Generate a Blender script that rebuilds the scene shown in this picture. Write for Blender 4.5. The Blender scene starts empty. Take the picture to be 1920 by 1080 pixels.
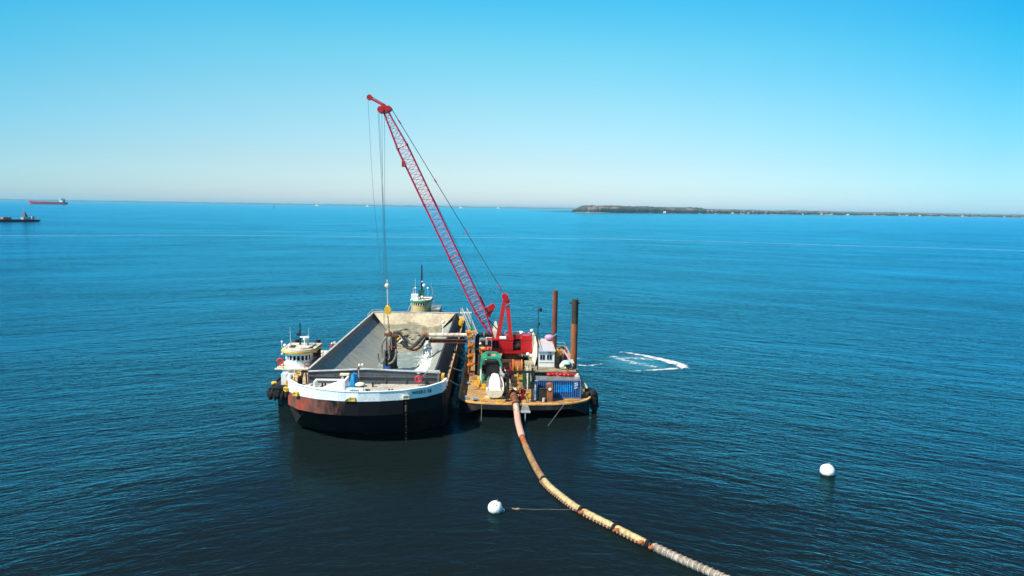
import bpy, bmesh, math, random
from mathutils import Vector, Matrix, noise as mnoise
random.seed(7)
R=math.radians
scene=bpy.context.scene
COL=scene.collection
# ------------------------------------------------------------------ camera
cam=bpy.data.cameras.new('camera'); co=bpy.data.objects.new('camera',cam); COL.objects.link(co)
F_PX,CAM_H=1350.0,27.8
YAW,PITCH,ROLL=R(1.5),math.atan(151.5/1350.0),R(0.93)
cam.sensor_width=36; cam.lens=36*F_PX/1920; cam.clip_start=0.5; cam.clip_end=150000
fw=Vector((math.sin(YAW)*math.cos(PITCH),math.cos(YAW)*math.cos(PITCH),-math.sin(PITCH)))
r0=Vector((math.cos(YAW),-math.sin(YAW),0)); u0=r0.cross(fw)
rt=r0*math.cos(ROLL)+u0*math.sin(ROLL); up=-r0*math.sin(ROLL)+u0*math.cos(ROLL)
m=Matrix((( rt.x,up.x,-fw.x,0),(rt.y,up.y,-fw.y,0),(rt.z,up.z,-fw.z,CAM_H),(0,0,0,1)))
co.matrix_world=m; scene.camera=co
# ------------------------------------------------------------------ world, sun, exposure
SUN_EL=R(51.5); SUN_AZ=math.atan2(-0.85,-0.53)      # azimuth measured from +Y towards +X
w=bpy.data.worlds.new('World'); scene.world=w; w.use_nodes=True
nt=w.node_tree; N=nt.nodes; L=nt.links
bg=N['Background']; sky=N.new('ShaderNodeTexSky'); sky.sky_type='NISHITA'; sky.sun_disc=False
sky.sun_elevation=SUN_EL; sky.sun_rotation=SUN_AZ%(2*math.pi); sky.air_density=1.0; sky.dust_density=0.6; sky.ozone_density=2.0; sky.altitude=0
tc=N.new('ShaderNodeTexCoord'); sep=N.new('ShaderNodeSeparateXYZ'); L.new(tc.outputs['Generated'],sep.inputs[0])
ramp=N.new('ShaderNodeValToRGB'); L.new(sep.outputs['Z'],ramp.inputs[0])
ramp.color_ramp.elements[0].position=0.0
SKY_TINT=[(0.0,(.64,.80,1.12)),(0.03,(.62,.75,.92)),(1.0,(.10,.22,.30)),(0.062,(.61,.72,.80)),(0.134,(.57,.83,.79)),(0.20,(.42,.94,.86)),(0.268,(.20,.96,.97)),(0.36,(.11,.62,.82)),(0.5,(.07,.36,.58))]
els=ramp.color_ramp.elements
for i,(p,c) in enumerate(SKY_TINT):
    e=els[i] if i<2 else els.new(p)
    e.position=p; e.color=(*c,1)
# the sky deepens towards both sides, away from the paler band ahead
sx=N.new('ShaderNodeMath'); sx.operation='SUBTRACT'; L.new(sep.outputs['X'],sx.inputs[0]); sx.inputs[1].default_value=-0.03
sq=N.new('ShaderNodeMath'); sq.operation='MULTIPLY'; L.new(sx.outputs[0],sq.inputs[0]); L.new(sx.outputs[0],sq.inputs[1])
sr=N.new('ShaderNodeMapRange'); L.new(sq.outputs[0],sr.inputs[0]); sr.inputs[1].default_value=0.0; sr.inputs[2].default_value=0.36; sr.inputs[3].default_value=0.0; sr.inputs[4].default_value=1.0
sz=N.new('ShaderNodeMapRange'); L.new(sep.outputs['Z'],sz.inputs[0]); sz.inputs[1].default_value=0.0; sz.inputs[2].default_value=0.22; sz.inputs[3].default_value=0.42; sz.inputs[4].default_value=1.0
sw=N.new('ShaderNodeMath'); sw.operation='MULTIPLY'; L.new(sr.outputs[0],sw.inputs[0]); L.new(sz.outputs[0],sw.inputs[1])
sm_=N.new('ShaderNodeMixRGB'); L.new(sw.outputs[0],sm_.inputs[0]); sm_.inputs[1].default_value=(1,1,1,1); sm_.inputs[2].default_value=(0.15,0.68,0.88,1)
m0=N.new('ShaderNodeMixRGB'); m0.blend_type='MULTIPLY'; m0.inputs[0].default_value=1; L.new(ramp.outputs[0],m0.inputs[1]); L.new(sm_.outputs[0],m0.inputs[2]); ramp=m0
mul=N.new('ShaderNodeMixRGB'); mul.blend_type='MULTIPLY'; mul.inputs[0].default_value=1
L.new(sky.outputs[0],mul.inputs[1]); L.new(ramp.outputs[0],mul.inputs[2]); L.new(mul.outputs[0],bg.inputs[0])
bg.inputs[1].default_value=0.137
sl=bpy.data.lights.new('sun','SUN'); sl.energy=5.0; sl.angle=R(0.5); sl.color=(1.0,0.93,0.81)
so=bpy.data.objects.new('sun',sl); COL.objects.link(so)
sd=Vector((math.sin(SUN_AZ)*math.cos(SUN_EL),math.cos(SUN_AZ)*math.cos(SUN_EL),math.sin(SUN_EL)))
so.rotation_euler=sd.to_track_quat('Z','Y').to_euler(); so.location=(0,0,200)
scene.view_settings.view_transform='Standard'; scene.view_settings.look='None'
scene.view_settings.exposure=0.58; scene.view_settings.gamma=1.0
scene.cycles.max_bounces=8

# ------------------------------------------------------------------ materials
def newmat(name):
    m=bpy.data.materials.new(name); m.use_nodes=True; n=m.node_tree
    return m,n.nodes,n.links,n.nodes['Principled BSDF']
def paint(name,col,dirt=None,amt=0.35,scale=0.8,rough=0.55,metal=0.0,streak=1.0,bump=0.0,spec=0.5,fine=True):
    """paint with patches of dirt or rust from layered noise, in object space"""
    m,n,l,b=newmat(name)
    if dirt is None: dirt=tuple(c*0.55 for c in col)
    t=n.new('ShaderNodeTexCoord'); mp=n.new('ShaderNodeMapping'); mp.inputs['Scale'].default_value=(1,1,streak)
    l.new(t.outputs['Object'],mp.inputs[0])
    a=n.new('ShaderNodeTexNoise'); a.inputs['Scale'].default_value=scale; a.inputs['Detail'].default_value=8; a.inputs['Roughness'].default_value=0.65
    l.new(mp.outputs[0],a.inputs['Vector'])
    r=n.new('ShaderNodeValToRGB'); r.color_ramp.elements[0].position=0.62-amt*0.55; r.color_ramp.elements[1].position=0.78-amt*0.25
    r.color_ramp.elements[0].color=(0,0,0,1); r.color_ramp.elements[1].color=(1,1,1,1)
    l.new(a.outputs[0],r.inputs[0])
    mx=n.new('ShaderNodeMixRGB'); mx.inputs[1].default_value=(*col,1); mx.inputs[2].default_value=(*dirt,1); l.new(r.outputs[0],mx.inputs[0])
    out=mx.outputs[0]
    if fine:
        f=n.new('ShaderNodeTexNoise'); f.inputs['Scale'].default_value=scale*7; f.inputs['Detail'].default_value=5; l.new(mp.outputs[0],f.inputs['Vector'])
        fr=n.new('ShaderNodeMapRange'); fr.inputs[1].default_value=0.3; fr.inputs[2].default_value=0.7; fr.inputs[3].default_value=0.78; fr.inputs[4].default_value=1.12
        l.new(f.outputs[0],fr.inputs[0])
        m2=n.new('ShaderNodeMixRGB'); m2.blend_type='MULTIPLY'; m2.inputs[0].default_value=1; l.new(out,m2.inputs[1]); l.new(fr.outputs[0],m2.inputs[2]); out=m2.outputs[0]
    l.new(out,b.inputs['Base Color'])
    b.inputs['Roughness'].default_value=rough; spec=min(spec,0.08) if max(col)<0.09 else spec; b.inputs['Metallic'].default_value=metal; b.inputs['Specular IOR Level'].default_value=spec
    if bump:
        bp=n.new('ShaderNodeBump'); bp.inputs['Strength'].default_value=0.5; bp.inputs['Distance'].default_value=bump; l.new(a.outputs[0],bp.inputs['Height']); l.new(bp.outputs[0],b.inputs['Normal'])
    return m
M={}
M['hull_black']=paint('hull_black',(0.009,0.009,0.011),(0.04,0.022,0.016),0.15,0.35,0.6,streak=0.4)
M['barge_black']=paint('barge_black',(0.018,0.022,0.028),(0.06,0.045,0.035),0.3,0.5,0.55,streak=0.3)
M['white']=paint('white_paint',(0.84,0.84,0.81),(0.55,0.48,0.38),0.04,0.7,0.45)
M['white_clean']=paint('white_gloss',(0.86,0.86,0.83),(0.6,0.58,0.52),0.03,1.0,0.35)
M['cream']=paint('cream_paint',(0.80,0.71,0.52),(0.45,0.33,0.19),0.12,1.2,0.5)
M['deck_grey']=paint('scow_deck',(0.46,0.45,0.40),(0.30,0.26,0.20),0.35,0.5,0.75)
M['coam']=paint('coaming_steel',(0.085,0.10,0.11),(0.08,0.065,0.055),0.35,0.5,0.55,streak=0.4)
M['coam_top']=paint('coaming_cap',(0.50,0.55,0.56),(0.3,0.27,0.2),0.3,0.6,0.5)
M['coam_shaded']=paint('coaming_shaded',(0.035,0.042,0.055),(0.09,0.06,0.04),0.3,0.5,0.6,streak=0.3)  # starboard coaming: its shadow side is put into the darker colour
M['walk']=paint('walkway',(0.56,0.38,0.19),(0.28,0.14,0.07),0.35,0.7,0.7)
M['deck_tan']=paint('barge_deck',(0.43,0.275,0.115),(0.24,0.125,0.05),0.4,0.35,0.85,bump=0.02)
M['rim']=paint('deck_rim',(0.85,0.46,0.13),(0.48,0.16,0.05),0.3,1.0,0.5)
M['rust']=paint('rust',(0.22,0.075,0.03),(0.09,0.035,0.02),0.5,1.1,0.8)
M['rust_orange']=paint('rust_orange',(0.42,0.12,0.03),(0.18,0.05,0.02),0.45,0.9,0.75)
M['dark']=paint('dark_steel',(0.022,0.023,0.027),(0.06,0.045,0.035),0.3,1.2,0.55)
M['grey']=paint('grey_steel',(0.20,0.21,0.21),(0.11,0.09,0.07),0.35,1.2,0.5)
M['lightgrey']=paint('light_grey',(0.48,0.50,0.49),(0.28,0.25,0.20),0.3,1.2,0.5)
M['rubber']=paint('rubber',(0.014,0.014,0.015),(0.04,0.04,0.042),0.35,1.5,0.8)
M['hose']=paint('hose_rubber',(0.035,0.034,0.032),(0.11,0.10,0.085),0.4,1.6,0.6)
M['hose_grey']=paint('hose_grey',(0.22,0.23,0.20),(0.09,0.09,0.08),0.4,2,0.6)
M['red']=paint('crane_red',(0.56,0.004,0.007),(0.30,0.012,0.010),0.4,0.9,0.35)
M['boom_red']=paint('boom_red',(0.66,0.014,0.085),(0.40,0.01,0.05),0.3,1.2,0.4)
M['brace']=paint('brace_red',(0.55,0.06,0.16),(0.3,0.03,0.05),0.3,1.2,0.45)
M['wire']=paint('wire_rope',(0.06,0.10,0.12),None,0.2,1,0.5)
M['yellow']=paint('yellow_paint',(0.85,0.50,0.02),(0.50,0.24,0.03),0.3,1.4,0.45)
M['orange']=paint('orange_paint',(0.85,0.27,0.015),(0.42,0.10,0.02),0.25,1.4,0.5)
M['green']=paint('green_paint',(0.03,0.32,0.19),(0.03,0.16,0.10),0.25,1.4,0.45)
M['dgreen']=paint('dark_green',(0.01,0.09,0.045),(0.015,0.05,0.03),0.3,1.4,0.5)
M['blue']=paint('blue_paint',(0.01,0.10,0.42),(0.01,0.06,0.22),0.25,1.4,0.4)
M['bright_blue']=paint('bright_blue',(0.0,0.28,0.62),(0.01,0.12,0.33),0.35,2.0,0.6)
M['glass']=paint('dark_glass',(0.010,0.013,0.018),(0.02,0.025,0.03),0.2,1,0.08,fine=False)
M['skin']=paint('skin',(0.45,0.26,0.18),None,0.1,4,0.6)
M['jacket']=paint('red_jacket',(0.62,0.02,0.02),(0.35,0.01,0.01),0.3,4,0.8)
M['maroon']=paint('maroon_jacket',(0.14,0.02,0.03),(0.07,0.01,0.02),0.3,4,0.8)
M['trouser']=paint('dark_trousers',(0.02,0.025,0.04),None,0.3,4,0.85)
M['pink']=paint('faded_pink',(0.62,0.32,0.46),(0.45,0.25,0.33),0.3,2,0.6)
M['teal']=paint('pale_teal',(0.45,0.72,0.62),(0.25,0.4,0.35),0.3,2,0.6)
M['rope']=paint('pale_rope',(0.50,0.55,0.55),(0.3,0.33,0.33),0.3,3,0.85)
M['chain']=paint('chain_rust',(0.12,0.06,0.035),None,0.4,3,0.8)
M['life_ring']=paint('life_ring',(0.72,0.01,0.03),(0.75,0.70,0.65),0.05,2,0.5)
M['timber']=paint('timber',(0.34,0.22,0.11),(0.18,0.11,0.06),0.45,1.2,0.85)
M['lettering']=paint('letter_navy',(0.008,0.03,0.06),None,0.05,3,0.5)
def low_band(*a,**k):
    '''plate paint with a ragged lower band: mud and drip streaks on the slopes, dark olive on the end plate'''
    tc_=k.pop('tide_col',(.42,.42,.33)); hi=k.pop('hi',2.0); m=paint(*a,**k); n=m.node_tree.nodes; l=m.node_tree.links; b=n['Principled BSDF']; src=b.inputs['Base Color'].links[0].from_socket
    t=n.new('ShaderNodeTexCoord'); s=n.new('ShaderNodeSeparateXYZ'); l.new(t.outputs['Object'],s.inputs[0])
    mp=n.new('ShaderNodeMapping'); mp.inputs['Scale'].default_value=(.25,1.3,.25); l.new(t.outputs['Object'],mp.inputs[0])
    q=n.new('ShaderNodeTexNoise'); q.inputs['Scale'].default_value=1.2; q.inputs['Detail'].default_value=7; l.new(mp.outputs[0],q.inputs['Vector'])
    ad=n.new('ShaderNodeMath'); ad.operation='MULTIPLY_ADD'; l.new(q.outputs[0],ad.inputs[0]); ad.inputs[1].default_value=-3.0; l.new(s.outputs['Z'],ad.inputs[2])
    r=n.new('ShaderNodeMapRange'); l.new(ad.outputs[0],r.inputs[0]); r.inputs[1].default_value=hi; r.inputs[2].default_value=hi+(1.2 if hi<2.5 else .35); r.inputs[3].default_value=.55 if hi<2.5 else .9; r.inputs[4].default_value=0
    x=n.new('ShaderNodeMixRGB'); l.new(r.outputs[0],x.inputs[0]); l.new(src,x.inputs[1]); x.inputs[2].default_value=(*tc_,1); fy=n.new('ShaderNodeMath'); fy.operation='PINGPONG'; l.new(s.outputs['Y'],fy.inputs[0]); fy.inputs[1].default_value=3.05
    lt=n.new('ShaderNodeMath'); lt.operation='LESS_THAN'; l.new(fy.outputs[0],lt.inputs[0]); lt.inputs[1].default_value=.05
    lm=n.new('ShaderNodeMath'); lm.operation='MULTIPLY'; l.new(lt.outputs[0],lm.inputs[0]); lm.inputs[1].default_value=.45
    x2=n.new('ShaderNodeMixRGB'); l.new(lm.outputs[0],x2.inputs[0]); l.new(x.outputs[0],x2.inputs[1]); x2.inputs[2].default_value=(.06,.05,.04,1); l.new(x2.outputs[0],b.inputs['Base Color']); return m
def hopper_mat():
    m=low_band('hopper_plate',(0.185,0.235,0.245),(0.31,0.31,0.24),0.6,0.16,0.6,fine=True); return m
M['hopper']=hopper_mat()
M['endplate']=low_band('hopper_end',(0.52,0.44,0.29),(0.36,0.30,0.20),0.4,0.3,0.65,tide_col=(.17,.17,.10),hi=3.35)  # end plate turns dark olive below a ragged line
M['navy']=paint('wet_stain',(0.10,0.15,0.22),(0.05,0.07,0.10),0.5,0.5,0.4,streak=0.2)
M['mud']=paint('sediment',(0.30,0.28,0.19),(0.19,0.19,0.14),0.5,0.5,0.8,bump=0.1)
M['foam']=paint('white_foam',(0.86,0.88,0.88),(0.62,0.70,0.70),0.2,1.2,0.9)

def rust_belt():
    m,n,l,b=newmat('hull_rust_belt')
    t=n.new('ShaderNodeTexCoord'); a=n.new('ShaderNodeTexNoise'); a.inputs['Scale'].default_value=0.55; a.inputs['Detail'].default_value=9; a.inputs['Roughness'].default_value=0.7
    mp=n.new('ShaderNodeMapping'); mp.inputs['Scale'].default_value=(1,1,0.6); l.new(t.outputs['Object'],mp.inputs[0]); l.new(mp.outputs[0],a.inputs['Vector'])
    s=n.new('ShaderNodeSeparateXYZ'); l.new(t.outputs['Object'],s.inputs[0])
    g=n.new('ShaderNodeMapRange'); g.inputs[1].default_value=2.5; g.inputs[2].default_value=-6.0; g.inputs[3].default_value=-0.35; g.inputs[4].default_value=0.12; l.new(s.outputs['X'],g.inputs[0])
    ad=n.new('ShaderNodeMath'); ad.operation='ADD'; l.new(a.outputs[0],ad.inputs[0]); l.new(g.outputs[0],ad.inputs[1])
    r=n.new('ShaderNodeValToRGB'); e=r.color_ramp.elements; e[0].position=0.40; e[0].color=(0.010,0.010,0.012,1); e[1].position=0.50; e[1].color=(0.10,0.045,0.035,1)
    k=e.new(0.60); k.color=(0.16,0.07,0.055,1); k=e.new(0.72); k.color=(0.36,0.06,0.035,1); k=e.new(0.82); k.color=(0.36,0.24,0.19,1)
    l.new(ad.outputs[0],r.inputs[0]); l.new(r.outputs[0],b.inputs['Base Color']); b.inputs['Roughness'].default_value=0.7; b.inputs['Specular IOR Level'].default_value=0.08
    return m
M['belt']=rust_belt()

def rib_paint(name,col,patch,rect):
    """container paint with a brighter repainted patch (rect in object x,z)"""
    m,n,l,b=newmat(name)
    t=n.new('ShaderNodeTexCoord'); s=n.new('ShaderNodeSeparateXYZ'); l.new(t.outputs['Object'],s.inputs[0])
    def band(sock,a,c):
        g=n.new('ShaderNodeMath'); g.operation='GREATER_THAN'; l.new(sock,g.inputs[0]); g.inputs[1].default_value=a
        h=n.new('ShaderNodeMath'); h.operation='LESS_THAN'; l.new(sock,h.inputs[0]); h.inputs[1].default_value=c
        k=n.new('ShaderNodeMath'); k.operation='MULTIPLY'; l.new(g.outputs[0],k.inputs[0]); l.new(h.outputs[0],k.inputs[1]); return k.outputs[0]
    bx=band(s.outputs['X'],rect[0],rect[1]); bz=band(s.outputs['Z'],rect[2],rect[3])
    k=n.new('ShaderNodeMath'); k.operation='MULTIPLY'; l.new(bx,k.inputs[0]); l.new(bz,k.inputs[1])
    a=n.new('ShaderNodeTexNoise'); a.inputs['Scale'].default_value=1.6; a.inputs['Detail'].default_value=8; l.new(t.outputs['Object'],a.inputs['Vector'])
    ar=n.new('ShaderNodeMapRange'); ar.inputs[1].default_value=0.35; ar.inputs[2].default_value=0.65; ar.inputs[3].default_value=0.65; ar.inputs[4].default_value=1.15; l.new(a.outputs[0],ar.inputs[0])
    mx=n.new('ShaderNodeMixRGB'); mx.inputs[1].default_value=(*col,1); mx.inputs[2].default_value=(*patch,1); l.new(k.outputs[0],mx.inputs[0])
    m2=n.new('ShaderNodeMixRGB'); m2.blend_type='MULTIPLY'; m2.inputs[0].default_value=1; l.new(mx.outputs[0],m2.inputs[1]); l.new(ar.outputs[0],m2.inputs[2])
    l.new(m2.outputs[0],b.inputs['Base Color']); b.inputs['Roughness'].default_value=0.45; return m

# ------------------------------------------------------------------ mesh builder
SPLIT={'clamp_plate','handwheel','coupling','orange_float','section_joint','searchlight','antenna','bow_fender','bitt','stern_rail','junction_box','flange','chock','white_post','pendant_link','locker','fitting','radar_dome','gantry_foot','push_knee','railing','rust_strip','sensor','white_marking','white_locker','float','hose_fitting','lettering_mark','rear_post','post','foot','deck_gear','drum','lifting_pin','roller','bow_post','yellow_post','boom_chords'}
class MB:
    def __init__(s): s.v=[]; s.f=[]; s.sm=[]
    def add(s,vs,fs,smooth=False,T=None):
        o=len(s.v)
        s.v+= [tuple(T@Vector(p)) if T else tuple(p) for p in vs]
        s.f+= [tuple(i+o for i in f) for f in fs]; s.sm+= [smooth]*len(fs); return s
    def box(s,c,d,rz=0,T=None):
        x,y,z=d[0]/2,d[1]/2,d[2]/2; cs,sn=math.cos(rz),math.sin(rz)
        vs=[]
        for a in (-1,1):
            for b in (-1,1):
                for e in (-1,1):
                    px,py=a*x,b*y; vs.append((c[0]+px*cs-py*sn,c[1]+px*sn+py*cs,c[2]+e*z))
        return s.add(vs,[(0,1,3,2),(4,6,7,5),(0,4,5,1),(2,3,7,6),(0,2,6,4),(1,5,7,3)],False,T)
    def b2(s,p,q,T=None): return s.box([(p[i]+q[i])/2 for i in range(3)],[abs(q[i]-p[i]) for i in range(3)],0,T)
    def _frame(s,d):
        d=d.normalized(); a=Vector((0,0,1)) if abs(d.z)<0.95 else Vector((1,0,0))
        u=d.cross(a).normalized(); return u,d.cross(u).normalized()
    def cyl(s,p,q,r0,r1=None,n=12,caps=True,T=None):
        p,q=Vector(p),Vector(q); r1=r0 if r1 is None else r1; u,v=s._frame(q-p); vs=[]
        for c,r in ((p,r0),(q,r1)):
            for i in range(n):
                a=2*math.pi*i/n; vs.append(c+u*math.cos(a)*r+v*math.sin(a)*r)
        s.add(vs,[(i,(i+1)%n,n+(i+1)%n,n+i) for i in range(n)],n>6,T)
        if caps: s.add(vs,[tuple(range(n))[::-1],tuple(range(n,2*n))],False,T)
        return s
    def bar(s,p,q,w,h=None):
        p,q=Vector(p),Vector(q); h=w if h is None else h; u,v=s._frame(q-p); vs=[]
        for c in (p,q):
            for a,b in ((-1,-1),(1,-1),(1,1),(-1,1)): vs.append(c+u*a*w/2+v*b*h/2)
        return s.add(vs,[(0,3,2,1),(4,5,6,7)]+[(i,(i+1)%4,4+(i+1)%4,4+i) for i in range(4)])
    def tube(s,path,r,n=8,caps=True):
        P=[Vector(p) for p in path]; k=len(P); vs=[]; rr=r if isinstance(r,(list,tuple)) else [r]*k
        pu=None
        for i,p in enumerate(P):
            d=(P[min(i+1,k-1)]-P[max(i-1,0)]).normalized()
            if pu is None: u,v=s._frame(d)
            else:
                u=(pu-d*pu.dot(d)).normalized(); v=d.cross(u).normalized()
            pu=u
            for j in range(n):
                a=2*math.pi*j/n; vs.append(p+u*math.cos(a)*rr[i]+v*math.sin(a)*rr[i])
        s.add(vs,[(i*n+j,i*n+(j+1)%n,(i+1)*n+(j+1)%n,(i+1)*n+j) for i in range(k-1) for j in range(n)],True)
        if caps: s.add(vs,[tuple(range(n))[::-1],tuple(range((k-1)*n,k*n))])
        return s
    def sphere(s,c,r,nu=12,nv=8,sc=(1,1,1),top=False,jit=0):
        vs=[];fs=[]; a0=0; a1=math.pi/2 if top else math.pi
        for i in range(nv+1):
            th=a0+(a1-a0)*i/nv
            for j in range(nu):
                ph=2*math.pi*j/nu; k=1+random.uniform(-jit,jit)
                vs.append((c[0]+r*k*sc[0]*math.sin(th)*math.cos(ph),c[1]+r*k*sc[1]*math.sin(th)*math.sin(ph),c[2]+r*k*sc[2]*math.cos(th)))
        for i in range(nv):
            for j in range(nu): fs.append((i*nu+j,(i+1)*nu+j,(i+1)*nu+(j+1)%nu,i*nu+(j+1)%nu))
        return s.add(vs,fs,True)
    def torus(s,c,R_,r,axis='y',n=20,k=8,T=None):
        vs=[]
        for i in range(n):
            a=2*math.pi*i/n
            for j in range(k):
                b=2*math.pi*j/k; x=(R_+r*math.cos(b))*math.cos(a); z=(R_+r*math.cos(b))*math.sin(a); y=r*math.sin(b)
                p={'y':(x,y,z),'z':(x,z,y),'x':(y,x,z)}[axis]; vs.append((c[0]+p[0],c[1]+p[1],c[2]+p[2]))
        return s.add(vs,[(i*k+j,i*k+(j+1)%k,((i+1)%n)*k+(j+1)%k,((i+1)%n)*k+j) for i in range(n) for j in range(k)],True,T)
    def prism(s,pts,z0,z1,smooth=False):
        n=len(pts); vs=[(x,y,z0) for x,y in pts]+[(x,y,z1) for x,y in pts]
        s.add(vs,[(i,(i+1)%n,n+(i+1)%n,n+i) for i in range(n)],smooth); s.add(vs,[tuple(range(n))[::-1],tuple(range(n,2*n))]); return s
    def loft(s,rings,closed=True,caps=True,smooth=False):
        n=len(rings[0]); vs=[p for r in rings for p in r]
        rng=range(n) if closed else range(n-1)
        s.add(vs,[(i*n+j,i*n+(j+1)%n,(i+1)*n+(j+1)%n,(i+1)*n+j) for i in range(len(rings)-1) for j in rng],smooth)
        if caps: s.add(vs,[tuple(range(n))[::-1],tuple(range((len(rings)-1)*n,len(rings)*n))])
        return s
    def sheet(s,vs): return s.add(vs,[tuple(range(len(vs)))])
    def rail(s,pts,h=1.0,r=0.03,step=1.6,rows=2):
        for a,b in zip(pts,pts[1:]):
            a,b=Vector(a),Vector(b); k=max(1,int((b-a).length/step)); U=Vector((0,0,1))
            for i in range(rows): s.bar(a+U*h*(i+1)/rows,b+U*h*(i+1)/rows,r*2)
            for i in range(k+1):
                p=a.lerp(b,i/k); s.bar(p,p+U*h,r*2)
        return s
    def build(s,name,mat,parent=None,loc=None,label=None):
        if name in SPLIT and parent:
            g=s.clusters()
            if len(g)>1: return [q._build(name,mat,parent,loc,label) for q in g][0]
        return s._build(name,mat,parent,loc,label)
    def clusters(s,gap=0.03):
        n=len(s.v); par=list(range(n))
        def fd(a):
            while par[a]!=a: par[a]=par[par[a]]; a=par[a]
            return a
        for f in s.f:
            for a in f[1:]: par[fd(a)]=fd(f[0])
        bb={}
        for f in s.f:
            for i in f:
                r=fd(i); p=s.v[i]; b=bb.get(r)
                bb[r]=([min(x_,y_) for x_,y_ in zip(b[0],p)],[max(x_,y_) for x_,y_ in zip(b[1],p)]) if b else (list(p),list(p))
        K=list(bb); q=list(range(len(K)))
        def f2(a):
            while q[a]!=a: a=q[a]
            return a
        for i in range(len(K)):
            for j in range(i):
                A,B=bb[K[i]],bb[K[j]]
                if all(A[0][k]-gap<=B[1][k] and B[0][k]-gap<=A[1][k] for k in range(3)): q[f2(i)]=f2(j)
        idx={K[i]:f2(i) for i in range(len(K))}; out={}
        for f,sm in zip(s.f,s.sm):
            g=idx[fd(f[0])]; m_=out.setdefault(g,(MB(),{})); nf=[]
            for i in f:
                if i not in m_[1]: m_[1][i]=len(m_[0].v); m_[0].v.append(s.v[i])
                nf.append(m_[1][i])
            m_[0].f.append(tuple(nf)); m_[0].sm.append(sm)
        return [o_[0] for o_ in out.values()]
    def _build(s,name,mat,parent=None,loc=None,label=None):
        o3=Vector(parent_origin(parent)) if parent else Vector(loc if loc else (0,0,0))
        me=bpy.data.meshes.new(name); me.from_pydata([tuple(Vector(p)-o3) for p in s.v],[],s.f)
        bm=bmesh.new(); bm.from_mesh(me); bmesh.ops.recalc_face_normals(bm,faces=bm.faces[:]); 
        for f,q in zip(bm.faces,s.sm): f.smooth=q
        bm.to_mesh(me); bm.free()
        me.materials.append(M[mat] if isinstance(mat,str) else mat)
        o=bpy.data.objects.new(name,me); COL.objects.link(o)
        if parent: o.parent=parent
        else: o.location=o3
        if label: o['label']=label
        return o
def parent_origin(o):
    p=Vector((0,0,0))
    while o: p+=o.location; o=o.parent
    return p
def tag(o,label=None,cat=None,group=None,kind=None):
    if label: o['label']=label
    if cat: o['category']=cat
    if group: o['group']=group
    if kind: o['kind']=kind
    return o
def thing(name,loc,label,cat,group=None):
    o=bpy.data.objects.new(name,None); o.empty_display_size=0.5; COL.objects.link(o); o.location=loc
    return tag(o,label,cat,group)
def copy_tree(o,parent=None):
    c=o.copy(); COL.objects.link(c)
    if parent: c.parent=parent
    for ch in list(o.children): copy_tree(ch,c)
    return c
def catmull(P,k=8):
    P=[Vector(p) for p in P]; out=[]; Q=[P[0]*2-P[1]]+P+[P[-1]*2-P[-2]]
    for i in range(1,len(Q)-2):
        a,b,c,d=Q[i-1:i+3]
        for j in range(k):
            t=j/k; out.append(0.5*((2*b)+(c-a)*t+(2*a-5*b+4*c-d)*t*t+(3*b-a-3*c+d)*t**3))
    out.append(P[-1]); return out
def fbm(x,y,z=0,s=1.0): return mnoise.fractal(Vector((x*s,y*s,z)),0.9,2.1,5)

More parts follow.
